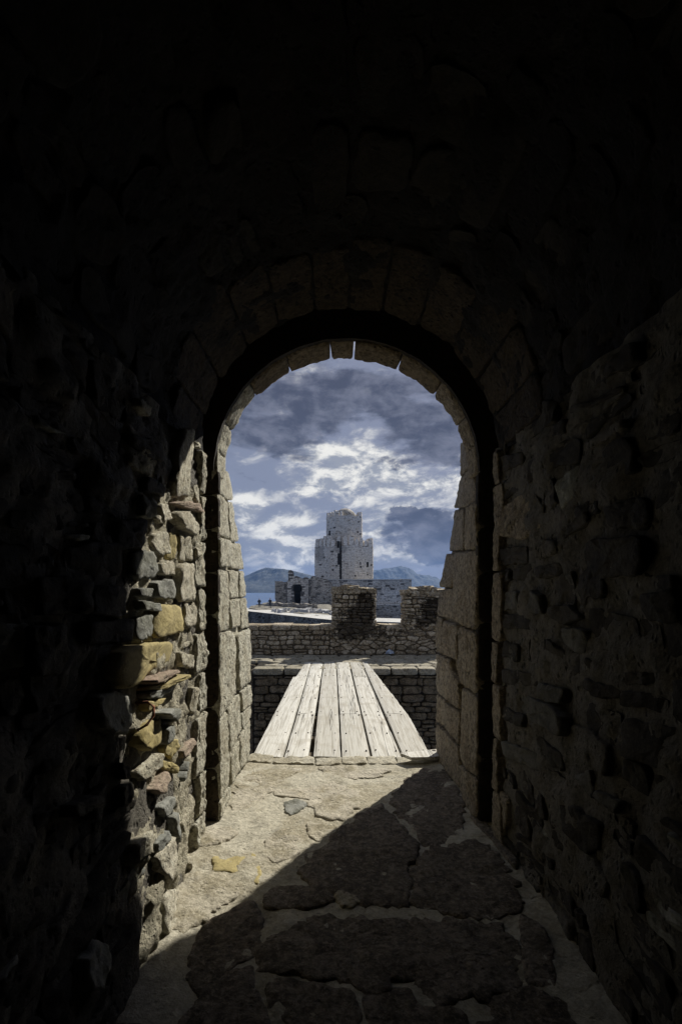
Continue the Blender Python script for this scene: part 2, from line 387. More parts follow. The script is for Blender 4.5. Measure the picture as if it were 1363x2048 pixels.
# left wall
lw = thing('rubble_wall', 'dark rubble wall on the left of the passage with its far end in sunlight', 'wall', (XL, 1.5, 0))
def bulge(a, b): return 0
sheet('mortar', SL, -1.6, Y_END, -.15, SP+.02, 150, 90, MORTAR, lw, .035, 4.5, flip=False)
HAND = [ # polygon, relief, material
 (z4([(1050, 300), (1120, 180), (1185, 170), (1180, 270), (1150, 600), (1040, 610), (1020, 520), (1050, 430)]), .045, BEIGE),
 (z4([(1025, 640), (1105, 625), (1190, 640), (1222, 700), (1120, 672)]), .06, PINK),
 (z4([(940, 640), (1010, 650), (1020, 740), (950, 762)]), .035, BEIGE),
 (z4([(1040, 690), (1150, 690), (1222, 790), (1190, 840), (1080, 800), (1030, 750)]), .065, BEIGE),
 (z4([(910, 830), (990, 810), (1002, 950), (920, 955), (885, 900)]), .045, BEIGE),
 (z4([(1010, 820), (1060, 825), (1062, 990), (1010, 985)]), .02, OCHRE),
 (z4([(1072, 840), (1150, 840), (1180, 1000), (1090, 1000)]), .03, BEIGE),
 (z4([(770, 940), (900, 940), (935, 1060), (860, 1110), (770, 1095)]), .03, GREY),
 (z4([(942, 1005), (1050, 1000), (1060, 1090), (940, 1080)]), .045, BEIGE),
 (z4([(1068, 1010), (1192, 1010), (1192, 1255), (1062, 1250)]), .05, BEIGE),
 (z4([(890, 1125), (1040, 1105), (1042, 1235), (900, 1225)]), .05, GREY),
 (z4([(780, 1158), (905, 1170), (900, 1222), (780, 1212)]), .04, GREY),
 (z4([(790, 1238), (942, 1262), (930, 1312), (795, 1302)]), .055, GREY),
 (z4([(910, 1260), (1100, 1270), (1112, 1440), (900, 1482), (890, 1350)]), .045, OCHRE),
 (z4([(780, 1350), (890, 1330), (885, 1460), (780, 1500)]), .04, GREY),
 (z4([(480, 1375), (765, 1350), (765, 1500), (490, 1520)]), .03, DARK),
 (z4([(620, 1570), (720, 1520), (1050, 1490), (1062, 1620), (900, 1670), (780, 1785), (660, 1795), (600, 1690)]), .05, OCHRE),
 (z4([(120, 1400), (330, 1370), (370, 1600), (330, 1700), (160, 1720)]), .04, DARK),
 (z4([(540, 1150), (720, 1150), (720, 1340), (500, 1330)]), .03, DARK),
 (z4([(670, 740), (840, 740), (830, 920), (680, 920)]), .03, DARK),
 (z4([(850, 470), (980, 530), (985, 605), (830, 560)]), .035, DARK),
 (z4([(760, 200), (960, 280), (970, 390), (900, 370), (780, 290)]), .035, DARK),
 (z4([(200, 1100), (490, 1110), (480, 1330), (220, 1340)]), .03, DARK),
 (z5([(715, 168), (820, 130), (940, 105), (965, 120), (820, 175), (730, 190)]), .09, PINK),
 (z5([(735, 205), (840, 185), (970, 130), (968, 150), (860, 215), (745, 225)]), .075, OCHRE),
 (z5([(742, 235), (850, 215), (940, 180), (900, 230), (850, 262), (745, 268)]), .05, GREY),
 (z5([(745, 280), (850, 268), (880, 262), (830, 310), (760, 340)]), .04, OCHRE),
 (z5([(800, 350), (865, 320), (940, 318), (948, 355), (900, 392)]), .095, GREY),
 (z5([(715, 460), (760, 390), (850, 378), (850, 500), (770, 560), (708, 520)]), .05, OCHRE),
 (z5([(855, 425), (912, 408), (912, 480), (850, 520)]), .06, GREY),
 (z5([(870, 520), (930, 480), (952, 530), (905, 590), (870, 570)]), .03, OCHRE),
 (z5([(940, 550), (1035, 480), (1045, 515), (950, 600)]), .055, PINK),
 (z5([(700, 660), (830, 560), (835, 630), (740, 722), (700, 700)]), .05, BEIGE),
 (z5([(765, 770), (860, 660), (872, 705), (800, 790)]), .05, PINK),
 (z5([(795, 860), (880, 795), (885, 855), (815, 925)]), .045, GREY),
 (z5([(858, 910), (915, 885), (915, 1060), (880, 1052)]), .045, GREY),
 (z5([(755, 1060), (830, 980), (835, 1045), (770, 1105)]), .04, GREY),
 (z5([(750, 1130), (860, 1020), (885, 1090), (880, 1240), (830, 1270), (770, 1200)]), .035, BEIGE),
 (z5([(610, 750), (690, 720), (692, 800), (620, 870)]), .04, DARK),
 (z5([(855, 600), (930, 640), (920, 680), (850, 650)]), .03, OCHRE),
 (z5([(800, 1330), (920, 1290), (900, 1450), (790, 1640), (780, 1500)]), .02, BEIGE),
 (z5([(460, 250), (600, 215), (690, 250), (700, 330), (640, 470), (500, 440), (450, 330)]), .04, GREY),
 (z5([(300, 850), (480, 790), (515, 830), (400, 910), (310, 920)]), .06, DARK),
 (z5([(610, 610), (650, 640), (650, 710), (615, 690)]), .05, DARK),
 (z5([(330, 1700), (420, 1590), (470, 1600), (465, 1750), (400, 1860), (340, 1850)]), .04, GREY),
]
boxes = []
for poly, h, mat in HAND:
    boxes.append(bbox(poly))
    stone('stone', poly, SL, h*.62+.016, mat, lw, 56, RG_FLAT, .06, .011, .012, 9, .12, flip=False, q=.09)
sheet('sunlit_mortar', SL, 1.75, Y_END-.02, -.1, SP, 120, 150, MORTARL, lw, .034, 6., base=.010, ex=lambda a, b: -.06*max(0, (2.05+.12*noise.noise(Vector((b*4, 0, 0)))-a))/.3-.10*max(0, b-2.1)/.25)  # lighter mortar over the sunlit end, brightness put into the colour
# dressed quoins at the end of the wall, beside the slot
zq = [0.0, .17, .42, .78, 1.02, 1.26, 1.52, 1.80, 2.08, SP]
for i in range(len(zq)-1):
    w = .13 if i % 2 else .20
    if zq[i+1] > 1.8: w = .09
    p = [(Y_END-w, zq[i]+.006), (Y_END, zq[i]+.006), (Y_END, zq[i+1]-.006), (Y_END-w+.01, zq[i+1]-.006)]
    boxes.append(bbox([(Y_END-.06, p[0][1]), (Y_END, p[2][1])]))
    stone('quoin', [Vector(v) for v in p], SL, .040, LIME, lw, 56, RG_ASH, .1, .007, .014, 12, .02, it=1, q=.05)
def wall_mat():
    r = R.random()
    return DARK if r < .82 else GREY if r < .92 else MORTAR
n_auto = 0
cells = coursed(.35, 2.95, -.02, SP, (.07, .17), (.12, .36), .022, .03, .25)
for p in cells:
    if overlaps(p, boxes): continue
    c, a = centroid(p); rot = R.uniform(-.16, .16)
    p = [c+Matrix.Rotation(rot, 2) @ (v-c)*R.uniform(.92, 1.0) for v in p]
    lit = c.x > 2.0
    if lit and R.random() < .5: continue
    mat = R.choice([BEIGE, BEIGE, GREY, BEIGE, MORTARL, BEIGE, GREY]) if lit else wall_mat()  # paler stones where the sun falls, darker elsewhere: light put into the colour
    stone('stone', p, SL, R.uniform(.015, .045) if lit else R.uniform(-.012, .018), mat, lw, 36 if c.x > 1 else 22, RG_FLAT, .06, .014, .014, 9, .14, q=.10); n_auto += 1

# right wall
rw = thing('rubble_wall', 'dark rubble wall on the right of the passage, all in shade', 'wall', (XR, 1.5, 0))
sheet('mortar', SR, -1.6, Y_END, -.15, SP+.02, 150, 90, MORTAR, rw, .030, 4.5, flip=True)
def rpx(px, py): return lpx(px, py, XR)
def z6(p): return [rpx(920+x/2.926, 700+y/2.926) for x, y in p]
def z7(p): return [rpx(920+x/2.738, 1300+y/2.738) for x, y in p]
HR_ = [
 (z6([(225, 950), (330, 860), (430, 840), (500, 920), (480, 1030), (380, 1110), (240, 1090)]), .045, LIMER),
 (z6([(450, 1170), (520, 1100), (590, 1120), (600, 1180), (500, 1220)]), .07, MORTAR),
 (z6([(235, 1165), (390, 1140), (390, 1250), (240, 1260)]), .035, DARK),
 (z6([(240, 1285), (300, 1285), (305, 1350), (240, 1350)]), .035, DARK),
 (z6([(320, 1280), (430, 1250), (430, 1340), (320, 1350)]), .035, DARK),
 (z6([(235, 1420), (360, 1410), (365, 1520), (230, 1520)]), .035, DGREY),
 (z6([(380, 1400), (490, 1420), (500, 1550), (420, 1540), (380, 1480)]), .05, DGREY),
 (z6([(240, 1550), (400, 1540), (440, 1640), (240, 1620)]), .04, DARK),
 (z6([(435, 1270), (590, 1240), (600, 1320), (450, 1340)]), .03, DARK),
 (z6([(520, 1500), (640, 1490), (720, 1570), (600, 1610), (530, 1560)]), .045, DARK),
 (z6([(605, 1620), (750, 1640), (750, 1790), (660, 1770), (605, 1710)]), .05, DGREY),
 (z6([(740, 1110), (1060, 1080), (1115, 1200), (1060, 1330), (780, 1330), (730, 1230)]), .04, DARK),
 (z6([(860, 920), (1100, 850), (1130, 1000), (1050, 1050), (870, 1040)]), .035, DARK),
 (z6([(690, 920), (820, 870), (840, 960), (700, 990)]), .03, DARK),
 (z6([(270, 1700), (350, 1720), (350, 1830), (270, 1790)]), .04, DARK),
 (z6([(1060, 1430), (1290, 1390), (1290, 1590), (1110, 1590)]), .04, DARK),
 (z6([(490, 300), (575, 290), (575, 420), (500, 470)]), .04, DARK),
 (z6([(250, 620), (370, 590), (380, 660), (250, 720)]), .04, DARK),
 (z7([(250, 100), (410, 130), (420, 200), (260, 190)]), .04, DARK),
 (z7([(420, 170), (560, 210), (560, 300), (420, 260)]), .04, DGREY),
 (z7([(320, 230), (520, 310), (590, 370), (580, 480), (400, 400), (320, 310)]), .04, DGREY),
 (z7([(250, 300), (380, 360), (370, 430), (260, 380)]), .04, DARK),
 (z7([(590, 410), (720, 430), (830, 520), (820, 700), (700, 630), (590, 500)]), .05, MORTAR),
 (z7([(250, 490), (440, 570), (470, 680), (270, 590)]), .03, DGREY),
 (z7([(640, 690), (720, 650), (740, 740), (740, 830)]), .05, DGREY),
 (z7([(750, 760), (890, 830), (870, 900), (740, 800)]), .06, DGREY),
 (z7([(560, 810), (780, 950), (770, 1090), (690, 1120), (560, 960)]), .045, DARK),
 (z7([(205, 740), (285, 820), (265, 990), (200, 900)]), .055, LIMER),
]
rboxes = []
for poly, h, mat in HR_:
    rboxes.append(bbox(poly)); stone('stone', poly, SR, h*.35+.004, mat, rw, 48, RG_FLAT, .06, .012, .014, 9, .10, flip=True, q=.09)
zq = [0.0, .30, .62, .95, 1.20, 1.62, 1.92, 2.14, SP]
for i in range(len(zq)-1):
    w = .10 if i % 2 else .16
    p = [(Y_END-w, zq[i]+.005), (Y_END, zq[i]+.005), (Y_END, zq[i+1]-.005), (Y_END-w+.01, zq[i+1]-.005)]
    rboxes.append(bbox([(Y_END-.06, p[0][1]), (Y_END, p[2][1])]))
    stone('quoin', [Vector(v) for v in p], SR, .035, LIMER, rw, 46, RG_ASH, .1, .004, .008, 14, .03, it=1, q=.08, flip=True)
for p in coursed(.35, 2.95, -.02, SP, (.08, .18), (.14, .40), .022, .03, .22):
    if overlaps(p, rboxes): continue
    c, a = centroid(p); rot = R.uniform(-.14, .14)
    p = [c+Matrix.Rotation(rot, 2) @ (v-c)*R.uniform(.92, 1.0) for v in p]
    stone('stone', p, SR, R.uniform(-.012, .017), wall_mat(), rw, 36 if c.x > 1 else 22, RG_FLAT, .06, .014, .014, 9, .14, flip=True, q=.10)

# vault
va = thing('barrel_vault', 'dark stone barrel vault overhead, ending in a ring of dressed blocks', 'vault', (VC, 1.5, SP))
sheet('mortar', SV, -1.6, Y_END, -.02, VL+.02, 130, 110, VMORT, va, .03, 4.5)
ang = [0, .30, .62, .93, 1.22, 1.42, 1.69, 1.98, 2.26, 2.52, VL]
ja = [0, 14, 30, 47, 62, 77, 90, 103, 118, 134, 150, 166, 180]
for i in range(len(ja)-1):
    b0, b1 = math.radians(ja[i])*.895, math.radians(ja[i+1])*.895
    a0 = 2.46+R.uniform(-.10, .06)
    stone('voussoir', [Vector(v) for v in ((a0, b0+.007), (Y_END, b0+.007), (Y_END, b1-.007), (a0, b1-.007))], SV, .012, LIME_SHADED, va, 52, RG_ASH, .08, .008, .014, 8, .03, it=1, q=.06)
for p in coursed(.5, 2.40, .05, VL-.05, (.14, .26), (.25, .55), .025, .03, .1):
    c, a = centroid(p); rot = R.uniform(-.08, .08)
    p = [c+Matrix.Rotation(rot, 2) @ (v-c) for v in p]
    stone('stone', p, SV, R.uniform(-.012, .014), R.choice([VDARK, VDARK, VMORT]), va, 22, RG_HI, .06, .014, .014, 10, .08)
# end faces of walls and vault, toward the slot; and the closed end behind the camera
mb = MB()
NP = 40
prof = [(XL, -.2)]+[(VC+VA*math.cos(math.pi-math.pi*i/NP), SP+VB*math.sin(math.pi*i/NP)) for i in range(NP+1)]+[(XR, -.2)]
outp = []
for x, z in prof:
    dx, dz = x-VC, max(z-1.2, .0); l = max(abs(dx)/1.75, dz/3.6, 1e-6); outp.append((VC+dx/l if l else x, 1.2+dz/l))
outp[0] = (VC-1.75, -.2); outp[-1] = (VC+1.75, -.2)
n = len(prof)
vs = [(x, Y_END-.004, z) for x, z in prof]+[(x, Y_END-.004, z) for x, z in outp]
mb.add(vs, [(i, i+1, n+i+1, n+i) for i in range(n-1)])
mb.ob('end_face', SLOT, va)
bw = thing('back_wall', 'dark rubble wall closing the passage behind the viewer', 'wall', (0, -1.6, 0))
mb = MB(); mb.box(-1.8, 1.9, -1.9, -1.55, -.3, 4.0); mb.ob('masonry', DARK, bw)

# ------------------------------------------------------------------ the doorway: outer frame with its splayed jambs
def interp(tab, z):
    if z <= tab[0][0]: return tab[0][1:]
    for a, b in zip(tab, tab[1:]):
        if z <= b[0]:
            k = (z-a[0])/(b[0]-a[0]); return tuple(x+(y-x)*k for x, y in zip(a[1:], b[1:]))
    return tab[-1][1:]
ER = [(-5, .905, 4.45), (1.2, .905, 4.45), (1.56, .962, 4.50), (1.885, 1.06, 4.64), (2.28, 1.147, 4.76), (2.68, 1.22, 4.87), (9, 1.22, 4.87)]
EL_ = [(-5, -.768, 4.42), (1.1, -.768, 4.42), (1.75, -.84, 4.42), (2.3, -.93, 4.42), (2.7, -.98, 4.42), (9, -1.05, 4.42)]
NR, NL = (.925, Y_FR), (-.765, Y_FR)
def rev(side, u, z, h):
    N = Vector(NR if side > 0 else NL); E = Vector(interp(ER if side > 0 else EL_, z))
    p = N.lerp(E, u); d = (E-N).normalized(); nn = Vector((-d.y, d.x)) if side > 0 else Vector((d.y, -d.x))
    if z > ACZ-.15 and u < .2:      # ease into the arch
        pass
    q = p+nn*h
    return (q.x, q.y, z)
JL = 1.22
def SRV(side): return lambda a, b, h: rev(side, a/JL, b, h)
def rvpx(side, px, py):
    r = (px-CX)/F; z = EYE
    for _ in range(8):
        N = Vector(NR if side > 0 else NL); E = Vector(interp(ER if side > 0 else EL_, z))
        dX, dD = E.x-N.x, E.y-N.y
        den = dX-r*dD
        u = (r*N.y-N.x)/den if abs(den) > 1e-6 else 0
        u = max(0.0, min(1.0, u)); d = N.y+u*dD; z = .5*z+.5*(EYE+(CY-py)*d/F)
    return Vector((u*JL, z))
df = thing('arched_doorway', 'arched stone doorway of weathered blocks, its left side sunlit', 'doorway', (ACX, Y_FR, 0))
# cores of the jambs
for side in (-1, 1):
    zs = [-5, -1, -.2]+[i*.1 for i in range(0, 24)]+[2.34]
    vs = []; fs = []
    for z in zs:
        N = NR if side > 0 else NL; E = interp(ER if side > 0 else EL_, z); o = .018*side
        vs += [(N[0]+o, N[1]+.012, z), (E[0]+o, E[1]-.012, z), (side*2.2, E[1]-.012, z), (side*2.2, N[1]+.012, z)]
    for j in range(len(zs)-1):
        for i in range(4):
            a = j*4+i; b = j*4+(i+1) % 4; fs.append((a, b, b+4, a+4) if side > 0 else (b, a, a+4, b+4))
    k = (len(zs)-1)*4; fs += [(k, k+1, k+2, k+3)]
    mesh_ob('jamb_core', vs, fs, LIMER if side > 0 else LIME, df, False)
    # upper outer mass behind the arch ring
    vs = []; fs = []; zs = [2.34, 2.7, 3.2, 4.5]
    for z in zs:
        E = interp(ER if side > 0 else EL_, z)
        vs += [(E[0]+.02*side, Y_FR+.30, z), (E[0]+.01*side, E[1]-.012, z), (side*2.2, E[1]-.012, z), (side*2.2, Y_FR+.30, z)]
    for j in range(len(zs)-1):
        for i in range(4):
            a = j*4+i; b = j*4+(i+1) % 4; fs.append((a, b, b+4, a+4) if side > 0 else (b, a, a+4, b+4))
    fs += [(0, 3, 2, 1), (12, 13, 14, 15)]
    mesh_ob('upper_masonry', vs, fs, LIMER, df, False)
def z7l(p): return [rvpx(-1, 380+x/2.557, 900+y/2.557) for x, y in p]
def z8r(p): return [rvpx(1, 860+x/2.557, 900+y/2.557) for x, y in p]
JLs = [[(125, -60), (175, -60), (150, 80), (190, 112), (207, 250), (180, 252), (130, 210)],
 [(130, 214), (178, 257), (194, 452), (130, 432)], [(186, 262), (207, 262), (242, 466), (200, 470)],
 [(130, 445), (196, 462), (198, 600), (130, 598)], [(204, 477), (244, 477), (264, 612), (203, 606)],
 [(128, 605), (185, 620), (187, 922), (128, 932)], [(190, 614), (237, 620), (241, 756), (190, 761)],
 [(241, 618), (266, 618), (290, 720), (290, 751), (244, 755)], [(190, 766), (246, 761), (250, 902), (200, 916)],
 [(251, 760), (294, 756), (308, 905), (256, 917)], [(126, 936), (205, 926), (222, 960), (226, 1240), (182, 1320), (126, 1386)],
 [(230, 950), (308, 911), (308, 1190), (240, 1232)], [(187, 1322), (246, 1240), (250, 1440), (191, 1560)],
 [(126, 1396), (180, 1332), (190, 1705), (126, 1795)], [(250, 1238), (308, 1198), (308, 1300), (258, 1340)],
 [(252, 1350), (308, 1305), (308, 1365), (250, 1440)], [(243, 1480), (308, 1372), (308, 1592), (245, 1642)],
 [(192, 1562), (241, 1482), (241, 1642), (202, 1722)], [(126, 1805), (190, 1722), (202, 1800), (140, 1890), (126, 1900)]]
JRs = [[(150, -40), (228, -60), (228, 70), (165, 132), (145, 60)], [(165, 137), (228, 78), (248, 250), (190, 291), (133, 291)],
 [(133, 300), (180, 298), (176, 512), (90, 516)], [(190, 295), (250, 258), (256, 505), (185, 512)],
 [(88, 530), (131, 535), (127, 650), (120, 702), (60, 702)], [(135, 525), (256, 510), (259, 925), (160, 890), (135, 870), (131, 700)],
 [(56, 714), (126, 710), (131, 870), (40, 846)], [(38, 852), (70, 866), (73, 1042), (38, 1030)],
 [(76, 872), (150, 896), (150, 1076), (76, 1047)], [(164, 900), (259, 938), (261, 1257), (164, 1190), (155, 1090)],
 [(38, 1040), (115, 1076), (121, 1130), (160, 1192), (160, 1332), (100, 1282), (38, 1240)], [(38, 1250), (81, 1281), (85, 1412), (38, 1390)],
 [(88, 1292), (160, 1342), (160, 1512), (88, 1422)], [(172, 1213), (262, 1268), (268, 1684), (165, 1602), (165, 1450)],
 [(38, 1400), (152, 1520), (160, 1742), (38, 1580)], [(165, 1612), (270, 1692), (286, 1760), (262, 1880), (205, 1870), (165, 1752)]]
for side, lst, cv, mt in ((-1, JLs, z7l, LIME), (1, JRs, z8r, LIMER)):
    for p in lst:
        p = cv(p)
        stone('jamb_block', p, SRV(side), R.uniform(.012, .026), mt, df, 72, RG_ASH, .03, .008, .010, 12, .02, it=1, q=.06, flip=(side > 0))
# near faces of the jambs (strip beside the slot, shade put into its colour): blocks turned to the passage
for side in (-1, 1):
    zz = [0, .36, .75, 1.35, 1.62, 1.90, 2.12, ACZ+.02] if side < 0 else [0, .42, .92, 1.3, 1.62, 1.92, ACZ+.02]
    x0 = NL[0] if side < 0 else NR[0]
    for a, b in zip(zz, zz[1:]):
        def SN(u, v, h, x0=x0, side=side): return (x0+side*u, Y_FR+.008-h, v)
        stone('jamb_block', [Vector(v) for v in ((-.012, a+.004), (.5, a+.004), (.5, b-.004), (-.012, b-.004))], SN, .014, LIME_SHADED if side < 0 else SLOT, df, 40, RG_ASH, .04, .003, .004, 12, .01, it=1, q=.05, flip=(side < 0))
# arch plate above, with an arched hole, then voussoirs lining it
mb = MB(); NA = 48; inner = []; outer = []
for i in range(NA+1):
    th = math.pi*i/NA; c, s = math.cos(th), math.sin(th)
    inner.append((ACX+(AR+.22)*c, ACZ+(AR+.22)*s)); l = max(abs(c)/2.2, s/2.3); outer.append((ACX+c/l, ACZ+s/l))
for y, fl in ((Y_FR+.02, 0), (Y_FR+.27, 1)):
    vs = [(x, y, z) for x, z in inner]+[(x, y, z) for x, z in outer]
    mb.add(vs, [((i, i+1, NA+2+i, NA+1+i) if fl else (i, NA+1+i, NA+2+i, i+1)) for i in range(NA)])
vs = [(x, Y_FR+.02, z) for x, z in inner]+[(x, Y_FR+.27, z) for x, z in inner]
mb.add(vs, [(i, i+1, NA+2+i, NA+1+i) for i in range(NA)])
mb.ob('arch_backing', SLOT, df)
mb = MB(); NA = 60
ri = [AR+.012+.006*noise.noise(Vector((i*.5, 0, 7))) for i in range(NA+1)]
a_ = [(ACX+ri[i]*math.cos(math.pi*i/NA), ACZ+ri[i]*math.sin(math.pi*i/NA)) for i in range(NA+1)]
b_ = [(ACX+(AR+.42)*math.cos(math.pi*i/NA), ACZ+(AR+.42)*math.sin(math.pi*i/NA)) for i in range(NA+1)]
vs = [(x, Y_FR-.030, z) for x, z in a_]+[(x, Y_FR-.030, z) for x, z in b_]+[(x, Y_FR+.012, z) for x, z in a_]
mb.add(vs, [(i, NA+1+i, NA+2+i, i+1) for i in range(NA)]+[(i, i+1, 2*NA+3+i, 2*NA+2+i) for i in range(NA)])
mb.ob('slot_shade_plate', SLOT, df)  # added near-black plate, its colour stands for the shade in the slot
VJ = [0, 12, 25.5, 44, 65, 86.5, 97, 117, 137, 157, 170, 180]
for i in range(len(VJ)-1):
    t0, t1 = math.radians(VJ[i]), math.radians(VJ[i+1])
    na, nb, nc = 12, 8, 8; vs = {}; VV = []; fs = []
    rr = AR+R.uniform(-.010, .012); y1 = Y_FR+.25+R.uniform(-.02, .02); sd = R.uniform(0, 50)
    wide = .0025+R.uniform(0, .003)
    def P(a, b, c):
        # a along the arch, b radial, c depth; edges worn round
        A, B, C = (a*2-1), (b*2-1), (c*2-1)
        e = sum(1 for q in (A, C) if abs(q) > .99)
        th = t0+(t1-t0)*(.5+A*.5)
        cut = wide/AR*(1 if A > 0 else -1)*(abs(A)**8) + (.010/AR*(1 if A > 0 else -1)*abs(A)**6*max(0, C)**4*max(0, -B)**2)
        th -= cut
        r_ = rr+.30*b; x, z = ACX+r_*math.cos(th), ACZ+r_*math.sin(th); y = Y_FR+(y1-Y_FR)*c
        w = .005*(abs(A)**14 if abs(A) > .7 else 0)+.014*(abs(C)**8)
        if b < .02: x += w*math.cos(th); z += w*math.sin(th)
        d = fr((x*1.0+sd, y, z), 14, 4)*.010+fr((x, y+sd, z), 45, 2)*.004
        x -= d*math.cos(th)*(1 if b < .3 else 0); z -= d*math.sin(th)*(1 if b < .3 else 0); y += d*.8*(1 if c > .5 else -.5)
        return (x, y, z)
    def vid(i_, j_, k_):
        key = (i_, j_, k_)
        if key not in vs: vs[key] = len(VV); VV.append(P(i_/na, j_/nb, k_/nc))
        return vs[key]
    for i_ in range(na):
        for j_ in range(nb):
            fs.append((vid(i_, j_, 0), vid(i_, j_+1, 0), vid(i_+1, j_+1, 0), vid(i_+1, j_, 0)))
            fs.append((vid(i_, j_, nc), vid(i_+1, j_, nc), vid(i_+1, j_+1, nc), vid(i_, j_+1, nc)))
        for k_ in range(nc):
            fs.append((vid(i_, 0, k_), vid(i_+1, 0, k_), vid(i_+1, 0, k_+1), vid(i_, 0, k_+1)))
            fs.append((vid(i_, nb, k_), vid(i_, nb, k_+1), vid(i_+1, nb, k_+1), vid(i_+1, nb, k_)))
    for j_ in range(nb):
        for k_ in range(nc):
            fs.append((vid(0, j_, k_), vid(0, j_, k_+1), vid(0, j_+1, k_+1), vid(0, j_+1, k_)))
            fs.append((vid(na, j_, k_), vid(na, j_+1, k_), vid(na, j_+1, k_+1), vid(na, j_, k_+1)))
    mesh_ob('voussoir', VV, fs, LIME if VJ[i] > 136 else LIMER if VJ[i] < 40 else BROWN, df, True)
# closure of the slot: sides and top, out of sight
mb = MB(); mb.box(-2.0, -1.45, 2.9, 3.5, -.3, 4.8); mb.box(1.60, 2.2, 2.9, 3.5, -.3, 4.8); mb.box(-2.0, 2.2, 2.5, 3.5, 4.4, 4.8)
mb.box(-3.2, -1.5, -2.0, 4.41, 4.55, 4.9); mb.box(1.6, 3.2, -2.0, 4.41, 4.55, 4.9)
mb.box(-3.4, -1.6, -2.0, 4.3, -5, 4.5); mb.box(1.75, 3.5, -2.0, 4.4, -5, 4.5); mb.box(-1.7, 1.9, -2.0, 2.9, 3.6, 4.5)
gt = thing('gatehouse_masonry', 'solid dark masonry of the gatehouse all round the passage', 'building', (0, 1, -.3))
mb.ob('masonry', MORTAR, gt)

# ------------------------------------------------------------------ floor of the passage
def SFz(a, b):
    wear = .014*noise.noise(Vector((a*1.1, b*1.1, 2)))
    side = .03*max(0, abs(a-.08)-.62)/.3
    return wear+side
def SF(a, b, h): return (a, b, h+SFz(a, b))
fl = mesh_ob('passage_floor', [(-1.6, -1.8, -.06), (1.8, -1.8, -.06), (1.8, 4.47, -.06), (-1.6, 4.47, -.06), (-1.6, -1.8, -5), (1.8, -1.8, -5), (1.8, 4.47, -5), (-1.6, 4.47, -5)],
             [(0, 1, 2, 3), (4, 7, 6, 5), (0, 4, 5, 1), (1, 5, 6, 2), (2, 6, 7, 3), (3, 7, 4, 0)], FLOOR, None, False, 'structure')
sheet('mortar_bed', SF, -1.05, 1.25, .2, 4.505, 180, 300, FLOOR, fl, .012, 3.0)
def fpx(px, py): d = EYE*F/(py-CY); return Vector(((px-CX)*d/F, d))
def z8(p): return [fpx(240+x/1.514, 1480+y/1.514) for x, y in p]
FL = [([(590, 345), (700, 250), (780, 202), (838, 250), (882, 300), (872, 370), (868, 488), (740, 494), (700, 470), (640, 450), (590, 430), (555, 395)], .020, FLAG),
 ([(815, 190), (900, 98), (985, 95), (1040, 220), (1000, 300), (925, 318), (885, 262)], .016, FLAG),
 ([(930, 332), (1040, 312), (1110, 332), (1180, 430), (1200, 520), (1060, 533), (900, 490), (892, 400)], .020, FLAG),
 ([(470, 445), (560, 442), (632, 462), (645, 488), (560, 512), (445, 508), (440, 475)], .014, FLAG),
 ([(505, 562), (620, 545), (740, 552), (850, 562), (880, 640), (860, 735), (700, 745), (600, 715), (445, 695), (438, 660), (470, 600)], .022, FLAG),
 ([(880, 556), (1000, 566), (1150, 575), (1200, 650), (1180, 760), (1050, 790), (900, 780), (893, 650)], .018, FLAG),
 ([(250, 560), (400, 492), (425, 550), (425, 640), (335, 685), (250, 770), (205, 700)], .018, FLAG),
 ([(450, 722), (590, 742), (700, 775), (725, 850), (700, 900), (560, 900), (455, 820)], .020, FLAG),
 ([(330, 706), (398, 690), (402, 760), (440, 830), (450, 930), (250, 930), (180, 860), (240, 790)], .018, FLAG),
 ([(740, 770), (880, 762), (900, 810), (1040, 830), (1060, 960), (800, 960), (760, 880)], .018, FLAG),
 ([(655, 462), (700, 470), (733, 495), (700, 514), (665, 505), (648, 485)], .030, FLAGL),
 ([(495, 192), (530, 182), (572, 195), (550, 215), (515, 234), (495, 212)], .018, GREY),
 ([(275, 365), (340, 345), (405, 345), (432, 395), (415, 440), (385, 405), (330, 405), (280, 410)], .016, OCHRE),
 ([(460, 150), (560, 150), (640, 122), (712, 150), (735, 190), (690, 245), (600, 240), (560, 180), (480, 175)], .010, FLAGL),
 ([(440, 300), (500, 265), (560, 300), (540, 350), (470, 380), (430, 350)], .012, FLAGL),
 ([(560, 250), (640, 262), (660, 262), (600, 310), (570, 300)], .012, FLAGL),
 ([(235, 300), (330, 268), (360, 290), (300, 330), (230, 340)], .02, FLAGL),
 ([(190, 420), (300, 405), (385, 440), (330, 500), (230, 560), (150, 600), (110, 590), (150, 500)], .012, FLAGL),
 ([(360, 120), (440, 90), (560, 85), (480, 130), (430, 190), (370, 230), (330, 225)], .010, FLAGL),
 ([(600, 80), (720, 80), (820, 90), (780, 110), (700, 115), (620, 105)], .010, FLAGL),
 ([(1060, 240), (1100, 250), (1200, 380), (1190, 400), (1120, 310)], .02, FLAG),
  ([(1080, 800), (1230, 765), (1330, 800), (1400, 940), (1100, 940)], .016, FLAG),
 ([(-60, 880), (170, 880), (230, 960), (-80, 1000)], .016, FLAG),
 ([(1210, 540), (1290, 600), (1320, 760), (1230, 740), (1215, 640)], .02, FLAG)]
for p, h, m in FL:
    pp_ = z8(p); c_, _a = centroid(pp_); k_ = 1.11 if m is FLAG else 1.0
    stone('flagstone', [c_+(v-c_)*k_ for v in pp_], SF, h*(.60 if m is FLAG else .50), m, fl, 110, RG_HI, .03, .042 if abs(_a) > .10 else .012, .012, 5, .015, q=.12)
